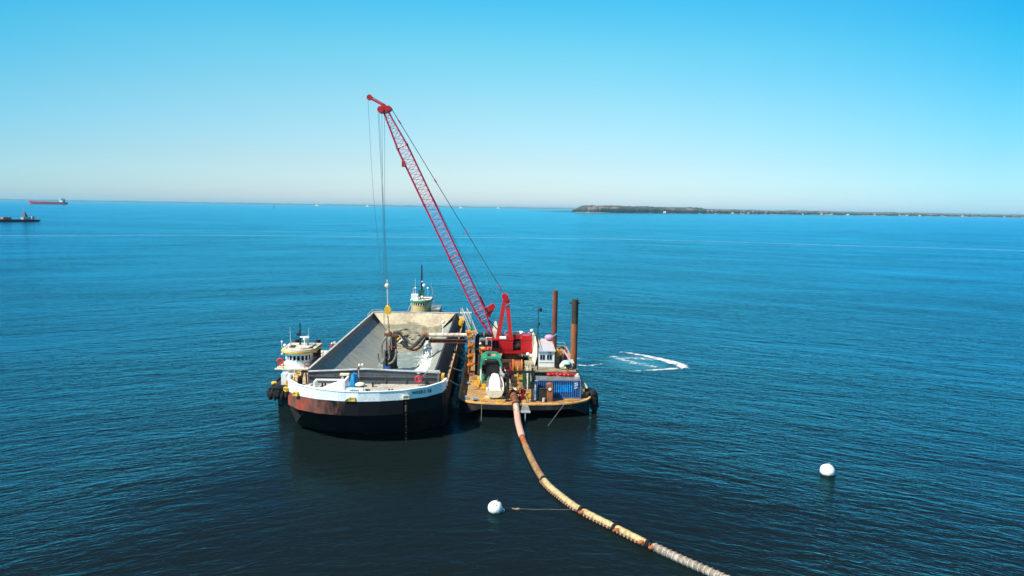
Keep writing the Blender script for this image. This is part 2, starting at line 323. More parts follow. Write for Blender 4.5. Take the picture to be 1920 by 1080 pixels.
# ------------------------------------------------------------------ water
def water_mat():
    m,n,l,b=newmat('sea_water')
    t=n.new('ShaderNodeTexCoord'); s=n.new('ShaderNodeSeparateXYZ'); l.new(t.outputs['Object'],s.inputs[0])
    def mth(op,a,c=None,d=None):
        q=n.new('ShaderNodeMath'); q.operation=op
        for i,v in enumerate((a,c,d)):
            if v is None: continue
            if isinstance(v,(int,float)): q.inputs[i].default_value=v
            else: l.new(v,q.inputs[i])
        return q.outputs[0]
    x,y=s.outputs['X'],s.outputs['Y']
    # crests bend back on both sides of the barges: v = y + 0.55*sqrt(x^2+500)
    v=mth('ADD',y,mth('MULTIPLY',mth('SQRT',mth('ADD',mth('MULTIPLY',x,x),500.0)),0.5))
    def wave(xs,vs,det,rough,dist,off):
        c=n.new('ShaderNodeCombineXYZ'); l.new(mth('MULTIPLY',x,xs),c.inputs[0]); l.new(mth('MULTIPLY',v,vs),c.inputs[1]); c.inputs[2].default_value=off
        q=n.new('ShaderNodeTexNoise'); q.inputs['Scale'].default_value=1; q.inputs['Detail'].default_value=det; q.inputs['Roughness'].default_value=rough; q.inputs['Distortion'].default_value=dist
        l.new(c.outputs[0],q.inputs['Vector']); return q.outputs[0]
    big=wave(0.09,0.19,3,0.55,0.6,1.0); mid=wave(0.42,0.95,3,0.6,0.7,5.0); fine=wave(1.3,2.6,4,0.6,0.3,9.0)
    hsum=mth('ADD',mth('ADD',mth('MULTIPLY',big,W_BIG),mth('MULTIPLY',mid,W_MID)),mth('MULTIPLY',fine,W_FINE))
    # calmer lee of the moored barges
    dx=mth('DIVIDE',mth('ADD',x,5.0),27.0); dy=mth('DIVIDE',mth('SUBTRACT',y,66.0),30.0)
    rr=mth('ADD',mth('MULTIPLY',dx,dx),mth('MULTIPLY',dy,dy))
    lee=n.new('ShaderNodeMapRange'); lee.interpolation_type='SMOOTHSTEP'; l.new(rr,lee.inputs[0]); lee.inputs[1].default_value=0.15; lee.inputs[2].default_value=2.1; lee.inputs[3].default_value=0.40; lee.inputs[4].default_value=1.0
    # wind streaks far out
    c=n.new('ShaderNodeCombineXYZ'); l.new(mth('MULTIPLY',x,0.0009),c.inputs[0]); l.new(mth('MULTIPLY',y,0.008),c.inputs[1])
    st=n.new('ShaderNodeTexNoise'); st.inputs['Scale'].default_value=1; st.inputs['Detail'].default_value=5; st.inputs['Roughness'].default_value=0.6; l.new(c.outputs[0],st.inputs['Vector'])
    stm=n.new('ShaderNodeMapRange'); l.new(st.outputs[0],stm.inputs[0]); stm.inputs[1].default_value=0.35; stm.inputs[2].default_value=0.65; stm.inputs[3].default_value=0.82; stm.inputs[4].default_value=1.16
    c2=n.new('ShaderNodeCombineXYZ'); l.new(mth('MULTIPLY',x,0.012),c2.inputs[0]); l.new(mth('MULTIPLY',v,0.035),c2.inputs[1]); c2.inputs[2].default_value=3
    gu=n.new('ShaderNodeTexNoise'); gu.inputs['Scale'].default_value=1; gu.inputs['Detail'].default_value=4; gu.inputs['Roughness'].default_value=0.6; gu.inputs['Distortion'].default_value=0.5; l.new(c2.outputs[0],gu.inputs['Vector'])
    gm=n.new('ShaderNodeMapRange'); l.new(gu.outputs[0],gm.inputs[0]); gm.inputs[1].default_value=0.32; gm.inputs[2].default_value=0.68; gm.inputs[3].default_value=0.55; gm.inputs[4].default_value=1.35
    # swirl of disturbed, aerated water inside the wake
    wx=mth('DIVIDE',mth('SUBTRACT',x,26.5),7.5); wy=mth('DIVIDE',mth('SUBTRACT',y,128.5),8.0)
    wk=n.new('ShaderNodeMapRange'); wk.interpolation_type='SMOOTHSTEP'; l.new(mth('ADD',mth('ADD',mth('MULTIPLY',wx,wx),mth('MULTIPLY',wy,wy)),mth('MULTIPLY',mid,0.8)),wk.inputs[0]); wk.inputs[1].default_value=0.5; wk.inputs[2].default_value=1.6; wk.inputs[3].default_value=1.0; wk.inputs[4].default_value=0.0
    hh=mth('MULTIPLY',mth('MULTIPLY',mth('MULTIPLY',hsum,lee.outputs[0]),stm.outputs[0]),mth('MULTIPLY',gm.outputs[0],mth('SUBTRACT',1.0,mth('MULTIPLY',wk.outputs[0],0.45))))
    bp=n.new('ShaderNodeBump'); bp.inputs['Strength'].default_value=1.0; bp.inputs['Distance'].default_value=1.0; l.new(hh,bp.inputs['Height']); 
    mx=n.new('ShaderNodeMixRGB'); mx.inputs[1].default_value=(*WATER_A,1); mx.inputs[2].default_value=(*WATER_B,1)
    pn=n.new('ShaderNodeTexNoise'); pn.inputs['Scale'].default_value=0.01; pn.inputs['Detail'].default_value=4; l.new(t.outputs['Object'],pn.inputs['Vector'])
    l.new(pn.outputs[0],mx.inputs[0])
    mw=n.new('ShaderNodeMixRGB'); mw.inputs[2].default_value=(.05,.20,.22,1); l.new(mth('MULTIPLY',wk.outputs[0],mid),mw.inputs[0]); l.new(mx.outputs[0],mw.inputs[1]); mx=mw
    n.remove(b)
    df=n.new('ShaderNodeBsdfDiffuse'); l.new(mx.outputs[0],df.inputs['Color'])
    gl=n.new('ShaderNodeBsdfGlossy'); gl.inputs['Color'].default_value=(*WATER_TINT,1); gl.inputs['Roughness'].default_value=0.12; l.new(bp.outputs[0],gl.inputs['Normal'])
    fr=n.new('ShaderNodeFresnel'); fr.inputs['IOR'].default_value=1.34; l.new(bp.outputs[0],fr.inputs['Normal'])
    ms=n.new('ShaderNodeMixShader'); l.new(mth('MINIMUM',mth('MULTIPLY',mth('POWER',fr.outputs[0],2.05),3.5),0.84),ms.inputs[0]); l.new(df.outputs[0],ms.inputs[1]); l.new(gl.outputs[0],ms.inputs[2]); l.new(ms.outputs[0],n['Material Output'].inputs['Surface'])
    return m
W_BIG,W_MID,W_FINE=0.44,0.27,0.07
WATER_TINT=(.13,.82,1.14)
WATER_A=(0.007,0.0115,0.010); WATER_B=(0.005,0.0110,0.014)
MW=MB(); D=60000
gx=[-D,-8000,-2000,-500,0,500,2000,8000,D]; gy=[-3000,-500,0,300,1000,4000,12000,D]
vs=[(a,b,0) for b in gy for a in gx]; nx=len(gx)
MW.add(vs,[(j*nx+i,j*nx+i+1,(j+1)*nx+i+1,(j+1)*nx+i) for j in range(len(gy)-1) for i in range(nx-1)])
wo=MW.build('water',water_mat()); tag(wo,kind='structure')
M['buoy']=paint('buoy_white',(0.82,0.81,0.76),(0.55,0.50,0.40),0.2,2.2,0.5)
def _weed():
    n=M['buoy'].node_tree.nodes; l=M['buoy'].node_tree.links; b=n['Principled BSDF']; src=b.inputs['Base Color'].links[0].from_socket
    t=n.new('ShaderNodeTexCoord'); s=n.new('ShaderNodeSeparateXYZ'); l.new(t.outputs['Object'],s.inputs[0]); q=n.new('ShaderNodeTexNoise'); q.inputs['Scale'].default_value=5; l.new(t.outputs['Object'],q.inputs['Vector'])
    a=n.new('ShaderNodeMath'); a.operation='MULTIPLY_ADD'; l.new(q.outputs[0],a.inputs[0]); a.inputs[1].default_value=-.25; l.new(s.outputs['Z'],a.inputs[2])
    r=n.new('ShaderNodeMapRange'); l.new(a.outputs[0],r.inputs[0]); r.inputs[1].default_value=-.02; r.inputs[2].default_value=.08; r.inputs[3].default_value=.9; r.inputs[4].default_value=0
    x=n.new('ShaderNodeMixRGB'); l.new(r.outputs[0],x.inputs[0]); l.new(src,x.inputs[1]); x.inputs[2].default_value=(.10,.09,.03,1); l.new(x.outputs[0],b.inputs['Base Color'])
_weed()
def lacy(name,col,sx,sy,lo):
    '''thin froth with holes: alpha from noise, thinning with the ribbon's density attribute'''
    m,n,l,b=newmat(name); b.inputs['Base Color'].default_value=(*col,1); b.inputs['Roughness'].default_value=.9; b.inputs['Specular IOR Level'].default_value=.1
    t=n.new('ShaderNodeTexCoord'); mp=n.new('ShaderNodeMapping'); mp.inputs['Scale'].default_value=(sx,sy,1); l.new(t.outputs['Object'],mp.inputs[0])
    q=n.new('ShaderNodeTexNoise'); q.inputs['Scale'].default_value=1; q.inputs['Detail'].default_value=8; q.inputs['Roughness'].default_value=.7; q.inputs['Distortion'].default_value=1.0; l.new(mp.outputs[0],q.inputs['Vector'])
    at=n.new('ShaderNodeAttribute'); at.attribute_name='dens'
    a=n.new('ShaderNodeMath'); a.operation='ADD'; l.new(q.outputs[0],a.inputs[0]); l.new(at.outputs['Fac'],a.inputs[1])
    r=n.new('ShaderNodeMapRange'); r.interpolation_type='SMOOTHSTEP'; l.new(a.outputs[0],r.inputs[0]); r.inputs[1].default_value=lo; r.inputs[2].default_value=lo+.28; r.inputs[3].default_value=0; r.inputs[4].default_value=1
    l.new(r.outputs[0],b.inputs['Alpha']); return m
def froth(name,ribbons,mat,loc,lab,z=.05,k=10):
    '''ribbons: (points, half width start, half width end, density start, density end)'''
    vs=[];fs=[];dn=[]; C_N=9
    for P,w0,w1,d0,d1 in ribbons:
        C_=catmull(P,k); base=len(vs); n_=len(C_)
        for i,p in enumerate(C_):
            d=(C_[min(i+1,n_-1)]-C_[max(i-1,0)]).normalized(); o_=Vector((-d.y,d.x,0)); t=i/(n_-1); w_=w0+(w1-w0)*t; dd=d0+(d1-d0)*t; e=min(1,t*8,(1-t)*8)
            for j in range(C_N):
                s_=j/(C_N-1)*2-1; q=p+o_*w_*s_; vs.append((q.x,q.y,z+.04*(1-s_*s_))); dn.append(dd*e-(1-dd*0)*(abs(s_)**1.6)*.9-(1-e)*.5)
        fs+=[(base+i*C_N+j,base+(i+1)*C_N+j,base+(i+1)*C_N+j+1,base+i*C_N+j+1) for i in range(n_-1) for j in range(C_N-1)]
    mb=MB(); mb.add(vs,fs,True); o=mb._build(name,mat,None,loc)
    a=o.data.attributes.new('dens','FLOAT','POINT'); a.data.foreach_set('value',dn); return tag(o,lab,'foam',kind='stuff')
# ------------------------------------------------------------------ hopper scow
SX=-15.4
scow=thing('hopper_scow',(SX,115,0),'huge open hopper scow with black hull, white bow bulwark and rust streaked belt','barge')
BOW=[(9.7,88.0),(9.35,86.1),(7.6,84.0),(5.0,82.5),(2.4,81.8),(0,81.55),(-2.4,81.8),(-5.0,82.5),(-7.6,84.0),(-9.35,86.1),(-9.7,88.0)]
BW=[(9.7,91.5),(9.3,89.9),(7.9,88.4),(5.4,86.9),(2.4,86.1),(0,85.9),(-2.4,86.1),(-5.4,86.9),(-7.9,88.4),(-9.3,89.9),(-9.7,91.5)]
def outline(b,back): return [(SX+x,y) for x,y in b]+[(SX-9.7,back),(SX+9.7,back)]
def ring(b,back,z): return [(x,y,z) for x,y in outline(b,back)]
def mixo(a,b,t): return [(p[0]*(1-t)+q[0]*t,p[1]*(1-t)+q[1]*t) for p,q in zip(a,b)]
# the rounded hull: a vertical belt above, a raked lower bow with a flat chine facet at each corner
h=MB(); h.loft([ring(mixo(BOW,BW,1.0),146,-1.2),ring(BW,146.5,0.0),ring(mixo(BOW,BW,0.42),147,1.9),ring(BOW,147.2,3.5)],caps=False)
h.build('hull','hull_black',scow)
h=MB(); h.loft([ring(BOW,147.2,3.503),ring(BOW,147.2,5.2)],caps=False); h.build('rubbing_belt','belt',scow,label='rust streaked upper belt of the black hull')
# triangular chine plate on the port bow corner
h=MB()
for sg in (-1,):
    h.sheet([(SX+sg*9.72,87.9,3.5),(SX+sg*9.2,85.75,3.5),(SX+sg*8.75,87.3,0.9),(SX+sg*9.75,90.4,0.6)])
    h.sheet([(SX+sg*9.2,85.75,3.5),(SX+sg*6.6,83.45,3.5),(SX+sg*8.75,87.3,0.9)])
h.build('chine_plate',paint('chine_grey',(.045,.05,.048),(.16,.06,.03),.3,.8,.7),scow)
# decks
inn=[(SX+x*0.975,y+0.25) for x,y in BOW]
d=MB(); d.prism(inn+[(SX-9.45,90.5),(SX+9.45,90.5)],4.9,5.15); d.build('bow_deck','deck_grey',scow)
d=MB(); d.b2((SX-9.7,90.5,4.9),(-23.45,147.2,5.3)); d.b2((-6.55,90.5,4.9),(SX+9.7,147.2,5.3)); d.build('side_deck','walk',scow)
d=MB(); d.b2((-23.44,139.3,4.9),(-6.56,147.2,5.28)); d.build('stern_deck','walk',scow)
# white bulwark with thickness, following the bow
def offs(b,k,dy): return [(SX+x*k,y+dy) for x,y in b]
bw=MB(); o1=offs(BOW,1.0,-0.02); o2=offs(BOW,0.975,0.22); n=len(o1)
zt=[6.45,6.45,6.35,6.3,6.3,6.3,6.32,6.4,6.5,6.65,6.85]
for i in range(n-1):
    a,b,c,e=o1[i],o1[i+1],o2[i+1],o2[i]
    vs=[(a[0],a[1],5.2),(b[0],b[1],5.2),(c[0],c[1],5.2),(e[0],e[1],5.2),(a[0],a[1],zt[i]),(b[0],b[1],zt[i+1]),(c[0],c[1],zt[i+1]),(e[0],e[1],zt[i])]
    bw.add(vs,[(0,1,5,4),(2,3,7,6),(4,5,6,7),(0,3,2,1)]+([(0,4,7,3)] if i==0 else [])+([(1,2,6,5)] if i==n-2 else []))
bw.build('bulwark','white',scow)
bw=MB()
for i in range(n-1):
    a,b=o1[i],o1[i+1]; bw.bar((a[0],a[1]+0.09,zt[i]+.04),(b[0],b[1]+0.09,zt[i+1]+.04),0.30,0.07)
bw.build('bulwark_cap','white_clean',scow)
# fairlead housing built into the white bulwark
f=MB()
f.prism([(-20.9,82.9),(-20.7,82.9),(-20.7,84.4),(-20.9,84.4)],5.2,7.15); f.prism([(-17.2,81.7),(-16.95,81.7),(-16.95,84.2),(-17.2,84.2)],5.2,7.55)
f.b2((-20.85,82.75,5.9),(-17.0,83.0,6.45)); f.b2((-20.9,84.0,7.05),(-17.1,84.25,7.2))
f.add([(-20.5,83.0,6.2),(-17.2,82.5,6.2),(-17.2,83.2,7.45),(-20.2,85.2,5.4),(-17.2,85.4,5.4),(-18.6,83.4,6.95)],[(0,1,5),(1,2,5),(0,5,3),(5,2,4,3),(1,4,2),(0,3,4,1)])
f.b2((-16.95,81.75,5.3),(-14.9,82.0,6.75)); f.b2((-16.95,83.2,5.3),(-14.9,83.4,6.3))
f.build('fairlead_housing','white_clean',scow)
f=MB(); f.bar((-14.9,82.4,6.4),(-16.9,81.5,5.3),0.16); f.bar((-16.4,81.62,6.5),(-15.3,81.5,6.5),0.1,0.1); f.build('brace','grey',scow)
# hopper coaming: bulkhead forward with a shallow gable, long side walls, high beige end plate
c=MB()
def wall(pa,pb,z0,za,zb,t):
    pa,pb=Vector((*pa,0)),Vector((*pb,0)); nrm=Vector((-(pb-pa).y,(pb-pa).x,0)).normalized()*t
    q=[pa,pb,pb+nrm,pa+nrm]; zz=[za,zb,zb,za]
    c.add([(p.x,p.y,z0) for p in q]+[(p.x,p.y,z) for p,z in zip(q,zz)],[(0,3,2,1),(4,5,6,7)]+[(i,(i+1)%4,4+(i+1)%4,4+i) for i in range(4)])
wall((-23.4,90.2),(-16.2,90.2),5.0,6.62,7.0,0.3); wall((-16.2,90.2),(-6.6,90.2),5.0,7.0,6.62,0.3)
for x in (-22.6,-20,-17.6,-13.6,-11,-8.4): c.b2((x,90.06,5.15),(x+.1,90.2,6.3))
c.b2((-23.4,90.0,6.05),(-6.6,90.2,6.15))
c.build('bow_bulkhead','coam',scow)
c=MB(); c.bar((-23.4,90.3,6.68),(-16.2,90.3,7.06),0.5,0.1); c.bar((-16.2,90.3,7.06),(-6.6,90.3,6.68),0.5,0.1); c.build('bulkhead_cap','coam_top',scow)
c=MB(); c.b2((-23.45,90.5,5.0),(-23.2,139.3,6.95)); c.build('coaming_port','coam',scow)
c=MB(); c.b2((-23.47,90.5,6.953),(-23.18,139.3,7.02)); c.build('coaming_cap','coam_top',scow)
c=MB(); c.add([(-7.35,90.5,5.0),(-7.35,90.5,7.0),(-7.1,90.5,7.0),(-6.2,90.5,5.31),(-6.2,90.5,5.0),(-7.35,139.3,5.0),(-7.35,139.3,7.0),(-7.1,139.3,7.0),(-6.2,139.3,5.31),(-6.2,139.3,5.0)],[(0,1,2,3,4),(9,8,7,6,5),(0,5,6,1),(1,6,7,2),(2,7,8,3),(3,8,9,4),(4,9,5,0)])
for k in range(26):
    y=92+k*1.85; c.add([(-7.05,y,7.0),(-6.15,y,5.32),(-6.1,y,5.32),(-6.95,y,7.0),(-7.05,y+.1,7.0),(-6.15,y+.1,5.32),(-6.1,y+.1,5.32),(-6.95,y+.1,7.0)],[(0,1,2,3),(4,7,6,5),(3,2,6,7),(0,3,7,4),(0,4,5,1)])
c.build('coaming_starboard','coam_shaded',scow)
# hopper interior (plates slightly uneven)
def plate(mb,A,B,C,D_,nu,nv,amp=0.03):
    A,B,C,D_=[Vector(p) for p in (A,B,C,D_)]; vs=[]
    nn=(B-A).cross(D_-A).normalized()
    for i in range(nu+1):
        for j in range(nv+1):
            p=A.lerp(B,i/nu).lerp(D_.lerp(C,i/nu),j/nv); vs.append(p+nn*amp*fbm(p.x,p.y,p.z,0.4))
    mb.add(vs,[(i*(nv+1)+j,(i+1)*(nv+1)+j,(i+1)*(nv+1)+j+1,i*(nv+1)+j+1) for i in range(nu) for j in range(nv)],True)
c=MB(); plate(c,(-23.2,90.5,6.0),(-23.2,139.3,6.0),(-16.5,136,1.5),(-16.5,90.5,1.5),60,6,0.05); c.build('slope_plate','hopper',scow)
c=MB(); plate(c,(-7.35,90.5,6.0),(-7.35,139.3,6.0),(-13.5,136,1.5),(-13.5,90.5,1.5),60,6,0.05); c.build('slope_plate','hopper',scow)
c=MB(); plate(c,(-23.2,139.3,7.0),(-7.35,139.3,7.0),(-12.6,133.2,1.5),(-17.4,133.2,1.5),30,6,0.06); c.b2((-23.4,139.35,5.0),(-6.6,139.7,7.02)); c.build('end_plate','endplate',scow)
c=MB(); c.b2((-17.5,90.6,1.2),(-12.5,136,1.45)); c.build('hopper_floor','hopper',scow)
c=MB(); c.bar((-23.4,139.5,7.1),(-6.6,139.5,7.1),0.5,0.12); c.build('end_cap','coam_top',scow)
# stern fittings on the scow
c=MB(); c.rail([(-24.6,141,5.3),(-24.6,146.8,5.3),(-22.5,146.8,5.3)],1.1,0.05); c.rail([(-6.3,139.9,7.0),(-6.2,146.8,5.6)],1.0,0.04,1.2); c.build('stern_rail','lightgrey',scow)
c=MB()
for (x,y) in ((-6.1,137),(-6.0,135.2),(-6.1,133.4)): c.b2((x-.25,y-.5,5.3),(x+.35,y+.5,6.5)); c.cyl((x,y-.7,6.0),(x,y-.5,6.0),0.3)
c.build('locker','yellow',scow)
for k in range(8): MB().cyl((-5.95,93+5.6*k,5.3),(-5.95,93+5.6*k,5.62),0.13).build('bollard','dark',scow)
c=MB(); c.b2((-6.45,89.6,5.3),(-6.1,90.9,6.5)); c.b2((-6.1,89.9,5.3),(-5.85,90.4,6.0)); c.build('roller_post','yellow',scow)
# mooring chocks, one per place along the bulwark
proto=None
for i,(x,y,z,rz) in enumerate([(-24.95,86.0,5.25,-.9),(-23.2,83.95,5.25,-.6),(-16.1,81.6,5.3,-.1),(-10.05,82.5,5.35,.3),(-6.4,86.2,5.35,.9),(-5.85,88.5,5.45,1.2)]):
    c=MB(); T=Matrix.Translation((x,y,z))@Matrix.Rotation(rz,4,'Z')
    c.box((0,0,0.0),(0.75,0.35,0.1),0,T); c.box((-0.32,0,0.2),(0.12,0.33,0.36),0,T); c.box((0.32,0,0.2),(0.12,0.33,0.36),0,T); c.box((0,0,0.38),(0.62,0.3,0.1),0,T)
    c.build('chock','cream' if i in(3,5) else 'yellow',scow)
c=MB()
for k in range(15):
    z=5.3-k*0.36; c.torus((-10.0,82.28,z),0.06,0.022,'y' if k%2 else 'x',10,5)
c.build('hanging_chain','chain',scow)
c=MB(); c.cyl((-10.0,82.3,4.6),(-10.0,82.3,3.9),0.13,0.13,8); c.build('shackle','chain',scow)
# name on the starboard bow
def lettering(txt,size,p,rz,parent,mat='lettering',tilt=0,ext=0.012):
    cu=bpy.data.curves.new('lettering','FONT'); cu.body=txt; cu.size=size; cu.extrude=ext; cu.offset=0.012; cu.align_x='CENTER'; cu.align_y='CENTER'; cu.space_character=1.12
    o=bpy.data.objects.new('tmp',cu); COL.objects.link(o)
    dg=bpy.context.evaluated_depsgraph_get(); me=bpy.data.meshes.new_from_object(o.evaluated_get(dg)); bpy.data.objects.remove(o)
    T=Matrix.Translation(Vector(p)-parent_origin(parent))@Matrix.Rotation(rz,4,'Z')@Matrix.Rotation(R(90)+tilt,4,'X')
    me.transform(T); me.materials.append(M[mat]); ob=bpy.data.objects.new('lettering',me); COL.objects.link(ob); ob.parent=parent; return ob
a0=Vector((SX+5.0,82.48,0)); a1=Vector((SX+7.6,83.98,0)); dd=(a1-a0).normalized(); mm=a0.lerp(a1,0.80); nn=Vector((dd.y,-dd.x,0))
lettering('WEEKS 18',0.52,(mm.x+nn.x*0.02,mm.y+nn.y*0.02,5.85),math.atan2(dd.y,dd.x),scow)
# ------------------------------------------------------------------ things on and in the scow
# slurry in the hopper, sediment heap, discharge foam
def grid_sheet(name,x0,x1,y0,y1,nx,ny,fn,mat,smooth=True):
    mb=MB(); vs=[]
    for j in range(ny+1):
        for i in range(nx+1):
            x=x0+(x1-x0)*i/nx; y=y0+(y1-y0)*j/ny; vs.append((x,y,fn(x,y)))
    mb.add(vs,[(j*(nx+1)+i,j*(nx+1)+i+1,(j+1)*(nx+1)+i+1,(j+1)*(nx+1)+i) for j in range(ny) for i in range(nx)],smooth); return mb
def slurry_mat():
    m,n,l,b=newmat('slurry_water'); t=n.new('ShaderNodeTexCoord')
    a=n.new('ShaderNodeTexNoise'); a.inputs['Scale'].default_value=0.45; a.inputs['Detail'].default_value=8; a.inputs['Distortion'].default_value=1.2; l.new(t.outputs['Object'],a.inputs['Vector'])
    r=n.new('ShaderNodeValToRGB'); e=r.color_ramp.elements; e[0].position=0.36; e[0].color=(0.17,0.20,0.16,1); e[1].position=0.66; e[1].color=(0.42,0.50,0.48,1); k=e.new(0.52); k.color=(0.24,0.29,0.26,1)
    l.new(a.outputs[0],r.inputs[0]); l.new(r.outputs[0],b.inputs['Base Color']); b.inputs['Roughness'].default_value=0.22
    f=n.new('ShaderNodeTexNoise'); f.inputs['Scale'].default_value=2.2; f.inputs['Detail'].default_value=5; l.new(t.outputs['Object'],f.inputs['Vector'])
    bp=n.new('ShaderNodeBump'); bp.inputs['Distance'].default_value=0.12; bp.inputs['Strength'].default_value=1; l.new(f.outputs[0],bp.inputs['Height']); l.new(bp.outputs[0],b.inputs['Normal']); return m
s=grid_sheet('w',-19.5,-10.5,91,134,20,60,lambda x,y:2.62+0.05*fbm(x,y,0,0.5),None)
o=s.build('slurry_water',slurry_mat(),None,(-15,112,2.6)); tag(o,kind='structure')
def mudz(x,y):
    t=max(0,(y-120)/14.5); e=1-abs((x+15)/9.5)**2
    return 2.1+2.6*t**1.1*max(0,.35+.65*e)+0.75*fbm(x,y,2,0.33)*min(1,t*1.6)+0.25*fbm(x,y,7,1.1)*min(1,t*2)+ (0.9 if False else 0)
s=grid_sheet('mud',-21.0,-9.0,119,135.4,48,56,mudz,None)
tag(s.build('sediment_heap','mud',None,(-15,128,2.0)),'lumpy olive sediment heap piled against the beige end plate of the hopper','sediment',kind='stuff')
# mud clods on the heap
mb=MB()
for i in range(46):
    x=random.uniform(-18.5,-11.5); y=random.uniform(125,133.5); r=random.uniform(.15,.55)
    mb.sphere((x,y,mudz(x,y)),r,7,5,(1.5,1.1,random.uniform(.25,.5)),False,0.4)
tag(mb.build('sediment_clods','mud',None,(-15,129,3)),'rough grey clods of dredged mud scattered on top of the sediment heap','sediment',kind='stuff')
mb=MB()
# jet falling from the discharge arm, then spreading on the starboard slope
for i in range(1000):
    t=random.random(); x=-9.9-.3*t+random.gauss(0,.22)*(0.6+1.1*t); y=110.5-2.2*t+random.gauss(0,.3); z=7.3-4.2*t
    mb.sphere((x,y,z),random.uniform(.05,.16),5,4,(1,1,1.6),False,0.35)
jet=tag(mb.build('falling_slurry','foam',None,(-9.9,109.5,3)),'white jet of slurry falling from the end of the discharge arm','jet',kind='stuff')
mb=MB()
def slopez(x): return 1.5+(x+13.5)*(4.5/6.7)
for i in range(2600):
    t=random.random()**0.8; y=109.5-9.5*t+random.gauss(0,.5); xc=-9.7-1.8*t; wd=.8+2.3*t
    x=xc+random.uniform(-wd,wd)*random.random()**.4; x=min(x,-7.4)
    z=max(2.66,slopez(x)+.05)+random.uniform(0,.18)*(1-abs(x-xc)/wd)
    mb.sphere((x,y,z),random.uniform(.07,.26),6,4,(1.3,1.5,.5),False,0.35)
tag(mb.build('discharge_foam','foam',None,(-11,105,2.7)),'white churned foam spreading down the starboard slope into the hopper water','foam',kind='stuff')
# pump hung from the crane in the hopper
PX,PY=-15.45,108.5
pu=thing('submersible_pump',(PX,PY,2.4),'black cylindrical pump hung in the hopper, blue at its foot, draped in hoses','pump')
c=MB(); c.cyl((PX,PY,3.3),(PX,PY,5.4),0.92,0.92,18); c.cyl((PX,PY,5.4),(PX,PY,5.6),1.02,1.02,18); c.cyl((PX,PY,3.1),(PX,PY,3.3),1.02,1.02,18); c.build('casing','dark',pu)
c=MB(); c.cyl((PX-.4,PY-.75,2.0),(PX-.4,PY-.75,3.5),0.58,0.52,14); c.build('intake','blue',pu)
c=MB(); c.cyl((PX+.5,PY-.1,2.0),(PX+.5,PY-.1,3.1),0.5,0.5,12); c.b2((PX-1,PY-.9,3.0),(PX+1,PY+.9,3.1)); c.build('foot','grey',pu)
c=MB(); c.cyl((PX+.25,PY,5.6),(PX+.25,PY,8.0),0.5,0.45,14); c.cyl((PX-.55,PY-.1,5.4),(PX-.6,PY-.1,8.2),0.17,.17,8); c.cyl((PX+.75,PY-.3,5.4),(PX+.7,PY-.2,8.0),0.15,.15,8); c.build('riser','hose',pu)
c=MB(); c.b2((PX-.9,PY-.35,8.0),(PX+1.0,PY+.35,8.35)); c.cyl((PX-.2,PY-.4,8.4),(PX-.2,PY+.4,8.4),.28); c.cyl((PX-1.0,PY,8.3),(PX-.7,PY,8.3),.22); c.build('lifting_head','rust',pu)
c=MB(); c.b2((PX-.5,PY-.75,6.35),(PX+.7,PY-.4,6.55)); c.build('clamp_band','red',pu)
for pth,rr,mt in [([(PX-.6,PY-.3,8.0),(PX-1.25,PY-.5,7.0),(PX-1.35,PY-.6,5.8),(PX-1.0,PY-.7,5.0),(PX-.6,PY-.8,4.8)],.16,'hose_grey'),
                  ([(PX-1.9,PY-.5,5.4),(PX-1.85,PY-.6,4.6),(PX-1.3,PY-.8,4.0),(PX-.9,PY-.9,4.6),(PX-.9,PY-.8,6.0)],.17,'hose_grey'),
                  ([(PX+.8,PY-.5,6.2),(PX+.8,PY-.8,5.2),(PX+.4,PY-1.0,4.3),(PX-.2,PY-1.05,3.9)],.15,'hose_grey'),
                  ([(PX-.5,PY-.4,7.9),(PX-.35,PY-.8,6.6),(PX-.1,PY-1.0,5.0),(PX-.3,PY-1.0,4.5)],.12,'hose_grey'),
                  ([(PX-1.5,PY-.2,5.3),(PX-1.0,PY-.6,4.0),(PX-1.1,PY-.6,3.0),(PX-.8,PY-.5,2.6)],.14,'hose_grey'),
                  ([(PX,PY-.4,8.0),(PX+.15,PY-.7,7.0),(PX+.2,PY-.8,6.0)],.1,'hose_grey')]:
    MB().tube(catmull(pth,6),rr,8).build('hose',mt,pu)
# hoses slung from the arm to the pump
def hose(pth,rr,mt,lab,bands=()):
    P=catmull(pth,8); hs=thing('slurry_hose',tuple(P[len(P)//2]),lab,'hose','hoses slung over the hopper')
    MB().tube(P,rr,10).build('hose_body',mt,hs)
    for (t,col) in bands:
        k=int(t*(len(P)-2)); d=(P[k+1]-P[k]).normalized(); MB().cyl(P[k]-d*.12,P[k]+d*.12,rr*1.35,rr*1.35,12).build('coupling',col,hs)
hose([(PX+.2,PY,8.3),(-14.5,108.5,7.85),(-13.7,108.4,7.0),(-12.8,108.4,6.25),(-12.0,108.4,6.5),(-11.2,108.5,7.3),(-10.4,108.9,8.2)],.30,'hose','thick black hose with yellow and white couplings sagging between pump and arm',[(.22,'yellow'),(.28,'white_clean')])
hose([(PX+.6,PY+.3,8.4),(-14.1,109.0,8.2),(-13.4,109.0,7.2),(-12.7,109.0,6.0),(-11.9,109,5.8),(-11.0,109,6.3),(-10.3,109.1,7.5),(-9.9,109.1,8.1)],.17,'hose','thin black hose hanging lowest between pump and arm',[(.62,'red')])
hose([(PX+.3,PY+.6,8.5),(-14.3,109.5,8.5),(-13.6,109.5,7.9),(-12.9,109.5,6.9),(-12.2,109.4,6.7)],.22,'hose_grey','grey hose with a yellow collar looped behind the thick black hose',[(.5,'yellow')])
